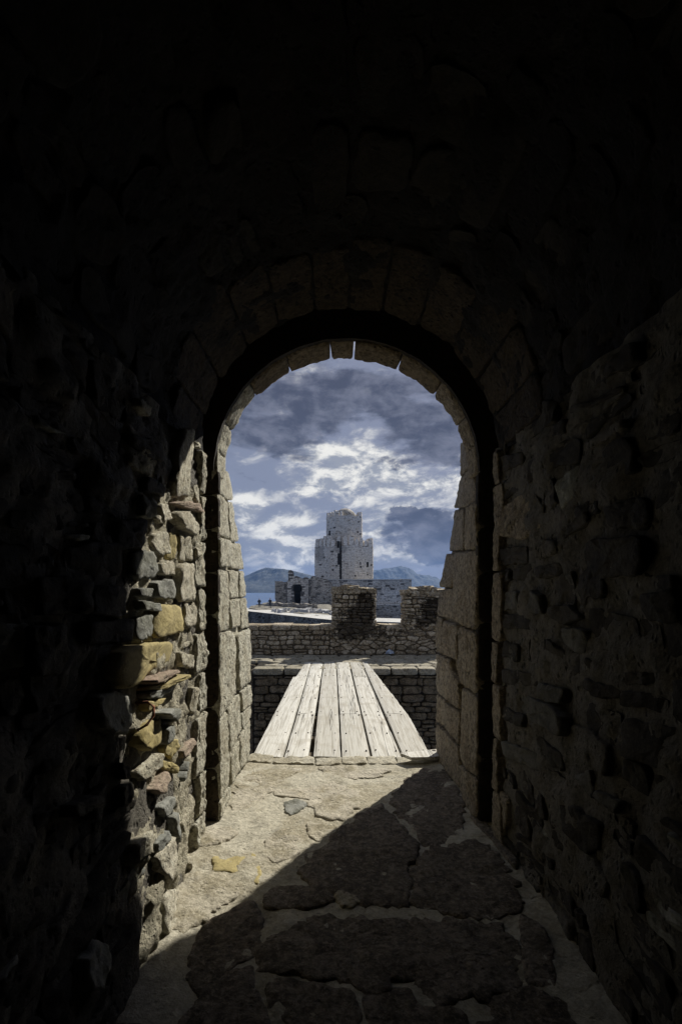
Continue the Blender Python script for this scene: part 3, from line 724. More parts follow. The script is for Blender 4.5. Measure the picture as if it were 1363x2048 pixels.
# rough lip of the threshold, and the flat wooden offcut lying on it
x = -.78
while x < .92:
    w = R.uniform(.18, .45); x1 = min(x+w, .93)
    stone('threshold_stone', [Vector(v) for v in ((x+.004, 4.33), (x1-.004, 4.33), (x1-.004, 4.52), (x+.004, 4.52))], SF, R.uniform(.007, .013), FLOOR, fl, 60, RG_ASH, .2, .009, .012, 14, .01, it=1, q=.06)
    x = x1
ob_ = thing('wooden_offcut', 'flat grey wooden offcut with a knot hole lying on the threshold beside the right jamb', 'board', (.78, 4.42, .05))
mb = MB(); pts = [fpx(798, 1519), fpx(884, 1509), fpx(900, 1521), fpx(865, 1527), fpx(820, 1528)]
vs = [(p.x, p.y-.06, .052) for p in pts]+[(p.x, p.y-.06, .078) for p in pts]; k = len(pts)
mb.add(vs, [tuple(range(k-1, -1, -1)), tuple(range(k, 2*k))]+[(i, (i+1) % k, k+(i+1) % k, k+i) for i in range(k)])
mb.ob('board', WOOD, ob_)
cmb = MB(); cx_, cy_ = fpx(866, 1517).x, fpx(866, 1517).y-.02
cmb.add([(cx_+.018*math.cos(i), cy_+.022*math.sin(i), .0795) for i in [j*math.pi/5 for j in range(10)]], [tuple(range(10))])
cmb.ob('knot_hole', plain('knot_dark', (.03, .022, .015)), ob_)
# bent iron rod sticking out of the left wall
ir = thing('iron_rod', 'bent rusty iron rod sticking out of the sunlit left wall', 'rod', (XL, 2.0, .9))
def tube(pts, r, mat, name, parent, n=8):
    vs = []; fs = []; pts = [Vector(p) for p in pts]
    for i, p in enumerate(pts):
        t = (pts[min(i+1, len(pts)-1)]-pts[max(i-1, 0)]).normalized(); a = t.orthogonal().normalized(); b = t.cross(a)
        for k in range(n): vs.append(p+(a*math.cos(k*math.tau/n)+b*math.sin(k*math.tau/n))*r)
    for i in range(len(pts)-1):
        for k in range(n): fs.append((i*n+k, i*n+(k+1) % n, (i+1)*n+(k+1) % n, (i+1)*n+k))
    fs += [tuple(range(n))[::-1], tuple(range((len(pts)-1)*n, len(pts)*n))]
    return mesh_ob(name, vs, fs, mat, parent)
rp = [lpx(x/2.739, 1300+y/2.739) for x, y in ((705, 290), (728, 285), (740, 310), (738, 360), (725, 410), (712, 440))]
tube([(XL+.03+.05*math.sin(i/5*math.pi), p.x, p.y) for i, p in enumerate(rp)], .006, RUST, 'rod', ir)

# ------------------------------------------------------------------ plank bridge
br = thing('plank_footbridge', 'grey weathered plank footbridge crossing from the doorway to the stone landing', 'footbridge', (.05, 7.5, 0))
ZT = .012
def plank(c00, c10, c11, c01, y0, y1, ragged=0, ztop=ZT, th=.045):
    """x at near-left, near-right, far-right, far-left"""
    n = 34; m = 6; vs = []; fs = []; sd = R.uniform(0, 99); cup = R.uniform(-.004, .006); dz = R.uniform(-.004, .004); tw = R.uniform(-.004, .004)
    for j in range(n+1):
        t = j/n; y = y0+(y1-y0)*t
        xl = c00+(c01-c00)*t+.004*noise.noise(Vector((y*3, sd, 0))); xr = c10+(c11-c10)*t+.004*noise.noise(Vector((y*3, sd+5, 0)))
        if ragged > 0: xr += ragged*(.5*noise.noise(Vector((y*9, sd, 3)))+.5*noise.noise(Vector((y*24, sd, 3)))+.15)
        if ragged < 0: xl += ragged*(.5*noise.noise(Vector((y*9, sd, 3)))+.15)
        e = .008*noise.noise(Vector((sd, j*.1, 1)))
        row = []
        for i in range(m+1):
            s = i/m; edge = abs(2*s-1); z = ztop+dz+tw*(2*s-1)-cup*edge**2-(.006 if edge > .95 else 0)+.0025*noise.noise(Vector((s*3, y*1.5, sd)))
            yy = y + (.007*noise.noise(Vector((s*7, sd, t*2))) if j in (0, n) else 0)
            row.append((xl+(xr-xl)*s, yy, z))
        row += [(xr, y, ztop-th), (xl, y, ztop-th)]
        vs += row
    k = m+3
    for j in range(n):
        for i in range(k):
            a = j*k+i; b = j*k+(i+1) % k; fs.append((a, b, b+k, a+k))
    fs += [tuple(range(k))[::-1], tuple(range(n*k, n*k+k))]
    o = mesh_ob('plank', vs, fs, WOOD, br, False)
    return o
Y0, YA, YB, YE = 4.50, 6.10, 8.77, 10.5
EDN = [(-.752, -.482), (-.462, -.250), (-.200, .044), (.060, .314), (.336, .594), (.618, .862)]   # at Y0
EDA = [(-.752, -.484), (-.466, -.256), (-.213, .034), (.054, .304), (.328, .580), (.610, .872)]   # at YA
EDB = [(-.742, -.504), (-.486, -.258), (-.238, .016), (.036, .290), (.310, .550), (.578, .780)]   # at YB
EDE = [(-.640, -.516), (-.500, -.264), (-.248, .002), (.020, .268), (.306, .524), (.556, .660)]   # at YE
BR = [YB, YA, YB, YA, YB, YA]
for i in range(6):
    near, far = EDN[i], (EDB if BR[i] == YB else EDA)[i]
    yb = BR[i]; rg = .016 if i == 5 else (-.010 if i == 0 else 0)
    plank(near[0], near[1], far[1], far[0], Y0+R.uniform(-.01, .01), yb-.006, rg)
    f2 = EDE[i]; n2 = far
    if i == 0: n2 = (far[0]+.05, far[1])
    plank(n2[0], n2[1], f2[1], f2[0], yb+.006, YE+R.uniform(-.03, .05), rg)
nails = MB()
JY = [4.68, 5.26, 6.02, 6.18, 7.0, 7.9, 8.70, 8.85, 9.7]
for y in JY:
    for i in range(6):
        t = (y-Y0)/(YE-Y0)
        a = EDN[i][0]+(EDE[i][0]-EDN[i][0])*t if y > YB else EDN[i][0]+(EDB[i][0]-EDN[i][0])*(y-Y0)/(YB-Y0)
        b = EDN[i][1]+(EDE[i][1]-EDN[i][1])*t if y > YB else EDN[i][1]+(EDB[i][1]-EDN[i][1])*(y-Y0)/(YB-Y0)
        for s in (.16, .84):
            if R.random() < .15: continue
            x = a+(b-a)*s+R.uniform(-.015, .015); yy = y+R.uniform(-.02, .02)
            nails.add([(x+.0075*math.cos(q*math.pi/3), yy+.0085*math.sin(q*math.pi/3), z) for z in (ZT-.01, ZT+.0065) for q in range(6)],
                      [(6, 7, 8, 9, 10, 11)]+[(q, (q+1) % 6, 6+(q+1) % 6, 6+q) for q in range(6)])
nails.ob('nail', plain('nail_iron', (.05, .035, .025)), br, kind='stuff')
for y in (4.72, 5.26, 6.1, 7.0, 7.9, 8.77, 9.7):
    mb = MB(); mb.box(-.70+.02, .80-.02-.06*(y > 8), y-.05, y+.05, ZT-.175, ZT-.049, jit=.003); mb.ob('joist', BEAM, br)
for x in (-.5, .05, .56):
    mb = MB(); mb.box(x-.07, x+.07, 4.52, 9.9, ZT-.36, ZT-.178, jit=.003); mb.ob('beam', BEAM, br)

# ------------------------------------------------------------------ stone landing and parapet beyond the ditch
YF, YP = 9.72, 11.85
ld = thing('stone_landing', 'stone landing with flagged top at the far end of the plank bridge', 'landing', (.5, 10.8, 0))
mb = MB(); mb.box(-1.62, 3.4, YF+.05, 12.6, -5, -.03); mb.box(-4.5, -1.62, 10.75, 12.6, -5, -.10); mb.ob('core', FACEM, ld)
def SFr(a, b, h): return (a, YF+.04-h, b)
sheet('joint_bed', SFr, -1.60, 3.2, -2.6, -.02, 60, 30, FACEM, ld, .02, 5., flip=False)
cp = -1.62
while cp < 2.9:
    w = R.uniform(.30, .62)
    stone('coping_stone', [Vector(v) for v in ((cp+.006, -.125), (cp+w-.008, -.125), (cp+w-.008, -.012), (cp+.006, -.012))], SFr, .05, PAVE, ld, 24, RG_HI, .1, .008, .008, 12, .03, it=1, q=.12)
    stone('coping_stone', [Vector(v) for v in ((cp+.006, YF-.015), (cp+w-.008, YF-.015), (cp+w-.01, YF+.30), (cp+.008, YF+.32))], lambda a, b, h: (a, b, h-.02), .022, PAVE, ld, 24, RG_HI, .06, .010, .008, 12, .02, it=1, q=.12)
    cp += w
for p in coursed(-1.6, 2.9, -2.1, -.135, (.07, .17), (.14, .46), .018, .015, .2):
    stone('stone', p, SFr, R.uniform(.02, .07), FACE, ld, 16, RG_LO, .04, .010, .008, 12, .08, q=.14)
for p in voronoi(-2.3, 2.9, YF+.34, YP, .40, .26, .018):
    c, a = centroid(p)
    if c.x < -1.5 and c.y < 10.9: continue
    stone('paving_stone', p, lambda a, b, h: (a, b, h-.02), R.uniform(.018, .032), PAVE, ld, 20, RG_LO, .05, .008, .006, 10, .02, q=.12)
# recessed ditch wall left of the landing
dw = thing('ditch_wall', 'rough ditch wall set back to the left of the stone landing', 'wall', (-2.6, 10.7, -2))
def SD(a, b, h): return (a, 10.72-h, b)
def SDs(a, b, h): return (-1.64-h, a, b)
sheet('joint_bed', SD, -4.4, -1.66, -2.6, -.06, 30, 24, FACEM, dw, .02, 5.)
for p in coursed(-3.2, -1.66, -1.9, -.06, (.10, .22), (.15, .40), .02, .02, .1): stone('stone', p, SD, R.uniform(.03, .09), FACE, dw, 16, RG_LO, .05, .012, .012, 12, .08)
for p in coursed(YF+.06, 10.68, -1.9, -.06, (.10, .22), (.15, .40), .02, .02, .1): stone('stone', p, SDs, R.uniform(.02, .05), FACE, dw, 16, RG_LO, .05, .012, .012, 12, .08, flip=True)

pw = thing('parapet_wall', 'rubble parapet wall with two tall merlons across the view beyond the bridge', 'wall', (.2, YP, 0))
PT = .70; PY1 = 12.45
mb = MB(); mb.box(-4.5, 4.2, YP+.05, PY1, -.05, PT-.03); mb.ob('core', PARM, pw)
def SP_(a, b, h): return (a, YP+.03-h, b)
sheet('joint_bed', SP_, -2.9, 3.1, -.03, PT-.02, 90, 14, PARM, pw, .02, 6.)
for p in coursed(-2.6, -.15, .0, PT-.125, (.07, .15), (.13, .34), .018, .015, .15):
    stone('stone', p, SP_, R.uniform(.02, .06), PAR, pw, 18, RG_LO, .05, .012, .010, 12, .10)
cp = -2.6
while cp < -.2:
    w = R.uniform(.22, .48); stone('coping_stone', [Vector(v) for v in ((cp+.006, PT-.12), (cp+w-.006, PT-.12), (cp+w-.006, PT), (cp+.006, PT))], SP_, R.uniform(.05, .08), PAR, pw, 22, RG_HI, .1, .008, .008, 12, .03, it=1, q=.12)
    mb = MB(); hh = PT+R.uniform(-.01, .015); mb.box(cp+.006, cp+w-.006, YP+.01, PY1-.02, PT-.08, hh, jit=.008); mb.ob('coping_stone', PAR, pw)
    cp += w
for p in voronoi(-.15, 2.9, .0, PT, .25, .115, .014, .5):
    stone('stone', p, SP_, R.uniform(.0, .060), PAR, pw, 24, RG_LO, .05, .018, .016, 12, .16, q=.12)
for x in [-.1+i*.28 for i in range(11)]:
    mb = MB(); mb.box(x, x+.265, YP+.03, PY1-.02, PT-.08, PT+R.uniform(-.015, .02), jit=.014); mb.ob('coping_stone', PAR, pw)
def merlon(x0, x1, top):
    m = mesh_ob('merlon', *(lambda b: (b.v, b.f))(_box(x0+.03, x1-.03, YP+.06, PY1-.02, PT-.02, top-.07)), PARM, pw, False)
    for p in coursed(x0, x1, PT-.01, top, (.05, .13), (.10, .34), .016, .015, .25):
        if R.random() < .04: continue
        stone('stone', p, SP_, R.uniform(.01, .06), PAR, m, 18, RG_LO, .07, .014, .012, 12, .14)
    for sx, sg in ((x0, -1), (x1, 1)):
        for p in coursed(YP+.04, PY1-.02, PT-.01, top-.02, (.09, .18), (.14, .34), .016, .015, .1):
            stone('stone', p, lambda a, b, h, sx=sx, sg=sg: (sx-sg*.03+sg*h, a, b), R.uniform(.02, .045), PAR, m, 14, RG_LO, .06, .012, .010, 12, .08, flip=(sg < 0))
    x = x0
    while x < x1-.05:
        w = R.uniform(.12, .28); y = YP+.02
        k = 1-abs((x+w/2-(x0+x1)/2)/((x1-x0)/2))**2
        while y < PY1-.08:
            d = R.uniform(.12, .26); mb = MB()
            mb.box(x, min(x+w, x1)-.01, y, min(y+d, PY1-.02)-.01, top-.12, top-.05+.08*k+R.uniform(-.045, .05), rz=R.uniform(-.3, .3), jit=.030)
            mb.ob('stone', PAR, m); y += d
        x += w
def _box(*a):
    b = MB(); b.box(*a); return b
merlon(-.09, .96, 1.58)
merlon(1.61, 2.85, 1.55)
lt = thing('plastic_litter', 'crumpled pale blue plastic litter at the foot of the parapet wall', 'litter', (1.27, YP-.02, .12))
vs = []; fs = []
for j in range(9):
    for i in range(13):
        u, v = i/12, j/8
        vs.append((1.17+.2*u+.01*noise.noise(Vector((u*6, v*6, 4))), YP-.10+.05*noise.noise(Vector((u*7, v*7, 0)))+.03*v, .035+.10*v*math.sin(math.pi*(.1+.8*u))+.035*noise.noise(Vector((u*8, v*8, 9)))))
for j in range(8):
    for i in range(12): fs.append((j*13+i, j*13+i+1, j*13+i+14, j*13+i+13))
mesh_ob('sheet', vs, fs, plain('pale_blue_plastic', (.42, .52, .68), .4, 0, (.62, .66, .72), 30), lt, False)

# ditch floor and ground beyond
di = mesh_ob('ditch_ground', [], [], EARTH, None, True, 'structure'); bpy.data.objects.remove(di)
sheet('ditch_ground', lambda a, b, h: (a, b, -3.9+h), -14, 14, 2.0, 12.4, 60, 40, EARTH, None, .25, 1.2, 'structure')

# ------------------------------------------------------------------ far: causeway, fort, tower, sea, mountains
def P3(px, py, d): return Vector(((px-CX)*d/F, d, EYE+(CY-py)*d/F))
FORT = rock('fort_stone', (.50, .50, .50), (.50, .50, .50), (.30, .30, .30), .9, 1., .10, .8, grit=6.)
def fort_mat(name, white, grey, dark, amt, streak=None, sp=.55):
    m, t, b = new_mat(name); v = coords(t)
    sep = t.nodes.new('ShaderNodeSeparateXYZ'); _in(sep, 0, v)
    n1 = NOISE(t, MAPPING(t, v, (1, 1, .8)), .45, 7, .7, .6); n2 = NOISE(t, MAPPING(t, v, (1, 1, 2.2)), 1.6, 7, .75, .3); n3 = NOISE(t, v, 6., 5, .7)
    base = MIX(t, SM(t, n1, .38, .62), white, grey)
    base = MIX(t, M(t, 'MULTIPLY', SM(t, n2, amt, amt+.10), .8), base, dark)
    base = MIX(t, M(t, 'MULTIPLY', SM(t, n3, .50, .62), sp), base, dark)
    if streak:
        for (x0, z0, rx, rz, a) in streak:
            dx = M(t, 'MULTIPLY', M(t, 'SUBTRACT', sep.outputs[0], x0), 1/rx); dz = M(t, 'MULTIPLY', M(t, 'SUBTRACT', sep.outputs[2], z0), 1/rz)
            r2 = M(t, 'ADD', M(t, 'MULTIPLY', dx, dx), M(t, 'MULTIPLY', M(t, 'POWER', M(t, 'ABSOLUTE', dz), 4.), 1.))
            g = M(t, 'MULTIPLY_ADD', M(t, 'SUBTRACT', n2, .5), 1.2, M(t, 'EXPONENT', M(t, 'MULTIPLY', r2, -1.)))
            base = MIX(t, M(t, 'MULTIPLY', SM(t, g, .35, .62), a), base, (.035, .03, .025))
    t.links.new(base, b.inputs['Base Color'])
    bump(t, b, M(t, 'ADD', M(t, 'MULTIPLY', n2, 1.), M(t, 'MULTIPLY', n3, .6)), .8, .12)
    return m
TOW = fort_mat('tower_plaster', (.82, .765, .69), (.78, .72, .64), (.17, .13, .09), .52, sp=.42, streak=[(.95, 7.0, .28, 5.0, 1.), (-3.2, 9., 1.1, 1.6, .35), (.9, 9.7, 1.6, .8, .4)])
FW = fort_mat('fort_wall_stone', (.80, .745, .67), (.62, .575, .51), (.10, .085, .065), .50)
FWD = fort_mat('fort_wall_dark_stone', (.62, .57, .50), (.42, .385, .33), (.07, .06, .047), .485)
COREM = fort_mat('fort_joint_stone', (.20, .19, .175), (.14, .13, .12), (.07, .062, .052), .50)
HOLE = plain('hole_dark', (.03, .026, .022), .95)
CAUS = fort_mat('causeway_rough_stone', (.26, .25, .22), (.12, .115, .10), (.035, .032, .027), .47)
ROAD = fort_mat('causeway_paving', (.62, .61, .58), (.52, .51, .48), (.30, .29, .26), .62)
ROCKW = fort_mat('pale_shore_rock', (.62, .61, .60), (.50, .50, .49), (.20, .19, .18), .56)
ISLE = fort_mat('islet_turf_and_stone', (.30, .28, .235), (.20, .185, .15), (.06, .055, .045), .48)

# blocks laid over a face, some proud, some fallen out; too small and too many to pick apart
def ashlar(mb, O, U, V, N, w, h, bw_, bh, miss=.05, proud=.06, inside=None, th=.22):
    O, U, V, N = Vector(O), Vector(U), Vector(V), Vector(N); z = 0; r_ = 0
    while z < h-.02:
        hh = min(bh*R.uniform(.8, 1.2), h-z); x = -R.uniform(0, bw_)*(r_ % 2)
        while x < w-.02:
            ww = bw_*R.uniform(.6, 1.4); a, b = max(x, 0), min(x+ww, w)
            if b-a > .06 and R.random() > miss and (inside is None or (inside(a+.08, z+hh/2) and inside(b-.08, z+hh/2))):
                q = R.uniform(0, proud); g = .014
                vs = []
                for d in (-th, q):
                    for (s, t_) in ((a+g, z+g), (b-g, z+g), (b-g, z+hh-g), (a+g, z+hh-g)): vs.append(O+U*s+V*t_+N*(d+(R.uniform(-.02, .02) if d > 0 else 0)))
                mb.add(vs, [(4, 5, 6, 7), (0, 1, 5, 4), (1, 2, 6, 5), (2, 3, 7, 6), (3, 0, 4, 7)])
            x += ww
        z += hh; r_ += 1

TC = P3(688.5, 1183, 102.); TC.z = 0
tw = thing('octagonal_tower', 'white two-tiered octagonal fort tower with battlements and a small dome', 'tower', (TC.x, TC.y, 0))
T0 = math.radians(28)
def oct_v(R_, k, z): th = T0+k*math.pi/4; return Vector((TC.x+R_*math.cos(th), TC.y-R_*math.sin(th), z))
def drum(R_, z0, z1, name, nm, mw, top, gapw, missing=()):
    vs = []; fs = []
    for z in (z0, z1):
        for k in range(8): vs.append(oct_v(R_-.16, k, z))
    for k in range(8): fs.append((k, k+8, (k+1) % 8+8, (k+1) % 8))
    fs += [tuple(range(8, 16))[::-1], tuple(range(8))]
    d = mesh_ob(name, vs, fs, COREM, tw, False)
    mb = MB()
    for k in range(8):
        a, b = oct_v(R_, k, z0), oct_v(R_, k+1, z0); U = (b-a); w = U.length; U = U/w; V = Vector((0, 0, 1)); N = ((a+b)/2-Vector((TC.x, TC.y, z0))).normalized()
        ashlar(mb, a, U, V, N, w, z1-z0, .62, .34, .028, .05)
        if nm:
            st = w/nm
            for i in range(nm):
                if (k, i) in missing: continue
                c = a+U*(st*(i+.5)); hh = top*(R.uniform(.85, 1.12) if R.random() > .22 else R.uniform(.35, .7)); wd = st*mw*R.uniform(.9, 1.1)
                m_ = MB(); vs = []
                for (s, z) in ((-wd/2, 0), (wd/2, 0), (wd/2, hh*.8), (wd*.22, hh), (-wd*.22, hh), (-wd/2, hh*.8)):
                    for dpt in (.0, -.75): vs.append(Vector((c.x, c.y, z1+z-.02))+U*s+N*(dpt-.02))
                vs = [v + Vector((R.uniform(-.03, .03), R.uniform(-.03, .03), R.uniform(-.03, .03))) for v in vs]
                fs = [tuple(2*q for q in range(6)), tuple(2*q+1 for q in range(5, -1, -1))]+[(2*q, 2*q+1, 2*((q+1) % 6)+1, 2*((q+1) % 6)) for q in range(6)]
                m_.add(vs, fs); m_.ob('merlon', TOW, d)
        # parapet walk wall between merlons is the drum's own top
    mb.ob('masonry', TOW, d, False, 'stuff')
    return d
TS = 102/100.
RL = 58.5/1000*102/math.cos(math.radians(17)); RU = 36/1000*102/math.cos(math.radians(17))
zt = lambda py: EYE+(CY-py)*.102
d1 = drum(RL, -1.5, zt(1096), 'lower_drum', 4, .72, zt(1078)-zt(1096), .3)
d2 = drum(RU, zt(1100), zt(1036), 'upper_drum', 4, .70, zt(1026)-zt(1036), .3, missing={(0, 1), (0, 2), (0, 3), (1, 0), (1, 1)})
# dome on a low drum
vs = []; fs = []; rd = 2.35; nseg = 24
for j in range(9):
    ph = math.pi/2*j/8
    for i in range(nseg): vs.append((TC.x+.15+rd*math.cos(ph)*math.cos(i*math.tau/nseg), TC.y+rd*math.cos(ph)*math.sin(i*math.tau/nseg), zt(1036)-.4+2.35*math.sin(ph)*1.0))
for j in range(8):
    for i in range(nseg): fs.append((j*nseg+i, j*nseg+(i+1) % nseg, (j+1)*nseg+(i+1) % nseg, (j+1)*nseg+i))
mesh_ob('dome', vs, fs, FWD, tw, True)
# loopholes and windows
def loop(px, py, w, h, Rr, nm='window'):
    p = P3(px, py, 102); best = None
    for k in range(4):
        a, b = oct_v(Rr, k, 0), oct_v(Rr, k+1, 0)
        lo, hi = min(a.x, b.x), max(a.x, b.x)
        xx = (px-CX)/F*(TC.y-Rr*.8)
        if lo <= xx <= hi: t = (xx-a.x)/(b.x-a.x); q = a.lerp(b, t); U = (b-a).normalized(); N = Vector((q.x, q.y, 0))-Vector((TC.x, TC.y, 0)); N = Vector((-U.y, U.x, 0)); N = N if N.y < 0 else -N; best = (q, U, N)
    if not best: return
    q, U, N = best; z = EYE+(CY-py)*q.y/F; m_ = MB(); vs = []
    for d in (-.4, .075):
        for s, t in ((-w/2, -h/2), (w/2, -h/2), (w/2, h/2), (-w/2, h/2)): vs.append(Vector((q.x, q.y, z))+U*s+Vector((0, 0, t))+N*d)
    m_.add(vs, [(4, 5, 6, 7), (0, 1, 5, 4), (1, 2, 6, 5), (2, 3, 7, 6), (3, 0, 4, 7)]); m_.ob(nm, HOLE, d1 if Rr == RL else d2)
loop(735, 1129, .5, 1.0, RL); loop(720, 1127, .25, .6, RL); loop(665, 1140, .3, .3, RL); loop(659, 1066, .5, .9, RU); loop(677, 1118, .45, 2.2, RL); loop(676, 1089, .5, 1.3, RL)

# outer wall, right run
fw = thing('fort_wall', 'long pale grey fort wall in front of the octagonal tower', 'wall', (8, 90, -4))
yw = 90.
a = P3(628, 1160, yw); b = P3(823, 1160, yw)
mb = MB(); mb.box(a.x, b.x, yw+.2, yw+2.0, -5.5, a.z); mb.box(b.x-1.8, b.x, yw+2.0, yw+26, -5.5, a.z-.02); mb.ob('core', COREM, fw)
mb = MB(); ashlar(mb, (a.x, yw+.15, EYE+(CY-1210)*.09), (1, 0, 0), (0, 0, 1), (0, -1, 0), b.x-a.x, (1210-1160)*.09-.05, .60, .30, .05, .06)
mb.ob('masonry', FW, fw, False, 'stuff')
mb = MB(); ashlar(mb, (a.x, yw-.15, -5.5), (1, 0, 0), (0, 0, 1), (0, -1, 0), b.x-a.x, EYE+(CY-1211)*.09+5.5, .55, .24, .05, .10, th=.35)
mb.ob('lower_masonry', FWD, fw, False, 'stuff')
zc = EYE+(CY-1210)*.09
mb = MB(); mb.box(a.x, b.x+.1, yw-.35, yw+.2, zc-.05, zc+.16, jit=.02); mb.ob('string_course', FW, fw)
mb = MB(); mb.box(P3(655, 0, yw).x, P3(800, 0, yw).x, yw-.02, yw+1.9, a.z-.02, a.z+.12, jit=.02); mb.ob('coping', ROAD, fw)
mb = MB(); mb.box(P3(802, 0, yw).x, b.x, yw-.02, yw+1.9, a.z-.02, a.z+.20, jit=.03); mb.ob('end_block', FW, fw)
mesh_ob('courtyard_bounce_sheet', [(-9, 91, 1.2), (17, 91, 1.2), (17, 116, 1.2), (-9, 116, 1.2)], [(0, 1, 2, 3)], ROAD, None, False, 'structure')  # unseen pale sheet added to bounce sunlight onto the shaded tower
# ruined gatehouse, left
yg = 88.
gh = thing('ruined_gatehouse', 'ruined grey stone gatehouse with an arched door left of the tower', 'ruin', (-8, yg, -1))
q4 = lambda x, y: P3(480+x/6.49, 1130+y/6.49, yg)
arch = [(700, 500)]+[(700, 345), (682, 340)]+[(741-60*math.cos(math.pi*i/10), 300-60*math.sin(math.pi*i/10)) for i in range(0, 11)]+[(800, 340), (782, 345), (782, 500)]
top = [(1200, 640), (1200, 235), (1130, 190), (1100, 180), (1060, 170), (1010, 165), (975, 145), (930, 142), (905, 185), (870, 162), (830, 160), (800, 182), (790, 165), (730, 142), (690, 148),
       (684, 92), (670, 70), (650, 63), (630, 72), (622, 95), (626, 195), (600, 222), (520, 215), (450, 218), (452, 420), (470, 500)]
poly = arch+[(870, 640)]+top
def prism(poly2, y0, y1, mat, name, parent):
    pts = [Vector((p.x, 0, p.z)) for p in poly2]; tri = tessellate_polygon([pts]); k = len(pts)
    vs = [(p.x, y0, p.z) for p in pts]+[(p.x, y1, p.z) for p in pts]
    fs = [tuple(t) for t in tri]+[tuple(i+k for i in t[::-1]) for t in tri]+[(i, (i+1) % k, k+(i+1) % k, k+i) for i in range(k)]
    return mesh_ob(name, vs, fs, mat, parent, False)
pp = [q4(*p) for p in poly]
wl = prism(pp, yg+.15, yg+2.2, COREM, 'wall', gh)
def inpoly(x, z, P):
    c = False
    for i in range(len(P)):
        a_, b_ = P[i], P[i-1]
        if (a_.z > z) != (b_.z > z) and x < (b_.x-a_.x)*(z-a_.z)/(b_.z-a_.z)+a_.x: c = not c
    return c
x0 = q4(450, 0).x; x1 = q4(1200, 0).x; z0 = q4(0, 640).z; z1 = q4(0, 60).z
mb = MB(); ashlar(mb, (x0, yg+.12, z0), (1, 0, 0), (0, 0, 1), (0, -1, 0), x1-x0, z1-z0, .55, .27, .07, .16, inside=lambda u, v: inpoly(x0+u, z0+v, pp) and not (q4(600, 0).x < x0+u < q4(885, 0).x and z0+v > q4(0, 500).z))
mb.ob('masonry', FWD, wl, False, 'stuff')
mb = MB(); xa = q4(610, 0).x; xb = q4(885, 0).x
ashlar(mb, (xa, yg+.10, q4(0, 500).z), (1, 0, 0), (0, 0, 1), (0, -1, 0), xb-xa, q4(0, 60).z-q4(0, 500).z, 7.0/9, .30, .02, .10, inside=lambda u, v: inpoly(xa+u, q4(0, 500).z+v, pp))
mb.ob('dressed_courses', FW, wl, False, 'stuff')
mb = MB(); mb.box(q4(660, 0).x, q4(830, 0).x, yg+4.5, yg+5, q4(0, 520).z-1, q4(0, 230).z); mb.ob('door_shade_panel', HOLE, gh)  # near-black panel: shade inside the doorway is put into its colour

# causeway: its paved top, dark side wall; low walls and shore rocks behind
cz = -1.27
c0, c1, c2_ = Vector((-24, 92)), Vector((-.3, 48.6)), Vector((14, 40))
def edge_pts(off):
    e = []
    for i in range(25):
        t = i/24; p = c0.lerp(c1, t) if True else None
        e.append(p)
    for i in range(1, 9): e.append(c1.lerp(c2_, i/8))
    n_ = Vector((.49, .87)); return [p+n_*off+Vector((0, .15*noise.noise(Vector((i*.7, off, 0))))) for i, p in enumerate(e)]
cw = None
e0 = edge_pts(0); e1 = edge_pts(4.0)
vs = [(p.x, p.y, cz) for p in e0]+[(p.x, p.y, cz+.1) for p in e1]; k = len(e0)
cw = mesh_ob('causeway', vs, [(i, i+1, k+i+1, k+i) for i in range(k-1)], ROAD, None, True, 'structure')
vs = []; fs = []
for i, p in enumerate(e0):
    for j in range(9):
        z = cz-.01-(3.6)*j/8; vs.append((p.x+.25*noise.noise(Vector((i*1.9, j*1.7, 0))), p.y-.1*j+.4*noise.noise(Vector((i*1.3, j*1.1, 4)))*(j > 0), z))
for i in range(k-1):
    for j in range(8): fs.append((i*9+j, i*9+j+1, (i+1)*9+j+1, (i+1)*9+j))
mesh_ob('causeway_wall_face', vs, fs, CAUS, cw, True)
mb = MB()
for i in range(k-1):
    a_, b_ = e0[i], e0[i+1]; U = Vector((b_.x-a_.x, b_.y-a_.y, 0)); L = U.length; U /= L; N = Vector((U.y, -U.x, 0))
    ashlar(mb, (a_.x, a_.y, cz-1.9), U, (0, 0, 1), N, L, 1.75, .5, .3, .25, .22, th=.3)
mb.ob('rough_facing', CAUS, cw, False, 'stuff')
# islet ground
def gz(x, y):
    base = cz+.05+.5*max(0, min(1, (y-70)/18))*(1 if x < 0 else max(0, 1-x/5.))
    if x > -1: base -= min(3.2, (x+1)*.7)*(1 if y > 52 else 0)
    return base+.22*fr((x, y, 0), .35, 4)
vs = []; fs = []
gx = [-13.6+i*.6 for i in range(64)]; gy = [53+i*.8 for i in range(100)]
for y in gy:
    for x in gx:
        f = (x-(-.3))*-.49/.87
        yl = 48.6+(-.3-x)*(43.4/23.7)+4.4
        yy = max(y, yl)
        vs.append((x, yy, gz(x, yy)))
for j in range(len(gy)-1):
    for i in range(len(gx)-1): fs.append((j*64+i, j*64+i+1, (j+1)*64+i+1, (j+1)*64+i))
mesh_ob('islet_ground', vs, fs, ISLE, None, True, 'structure')
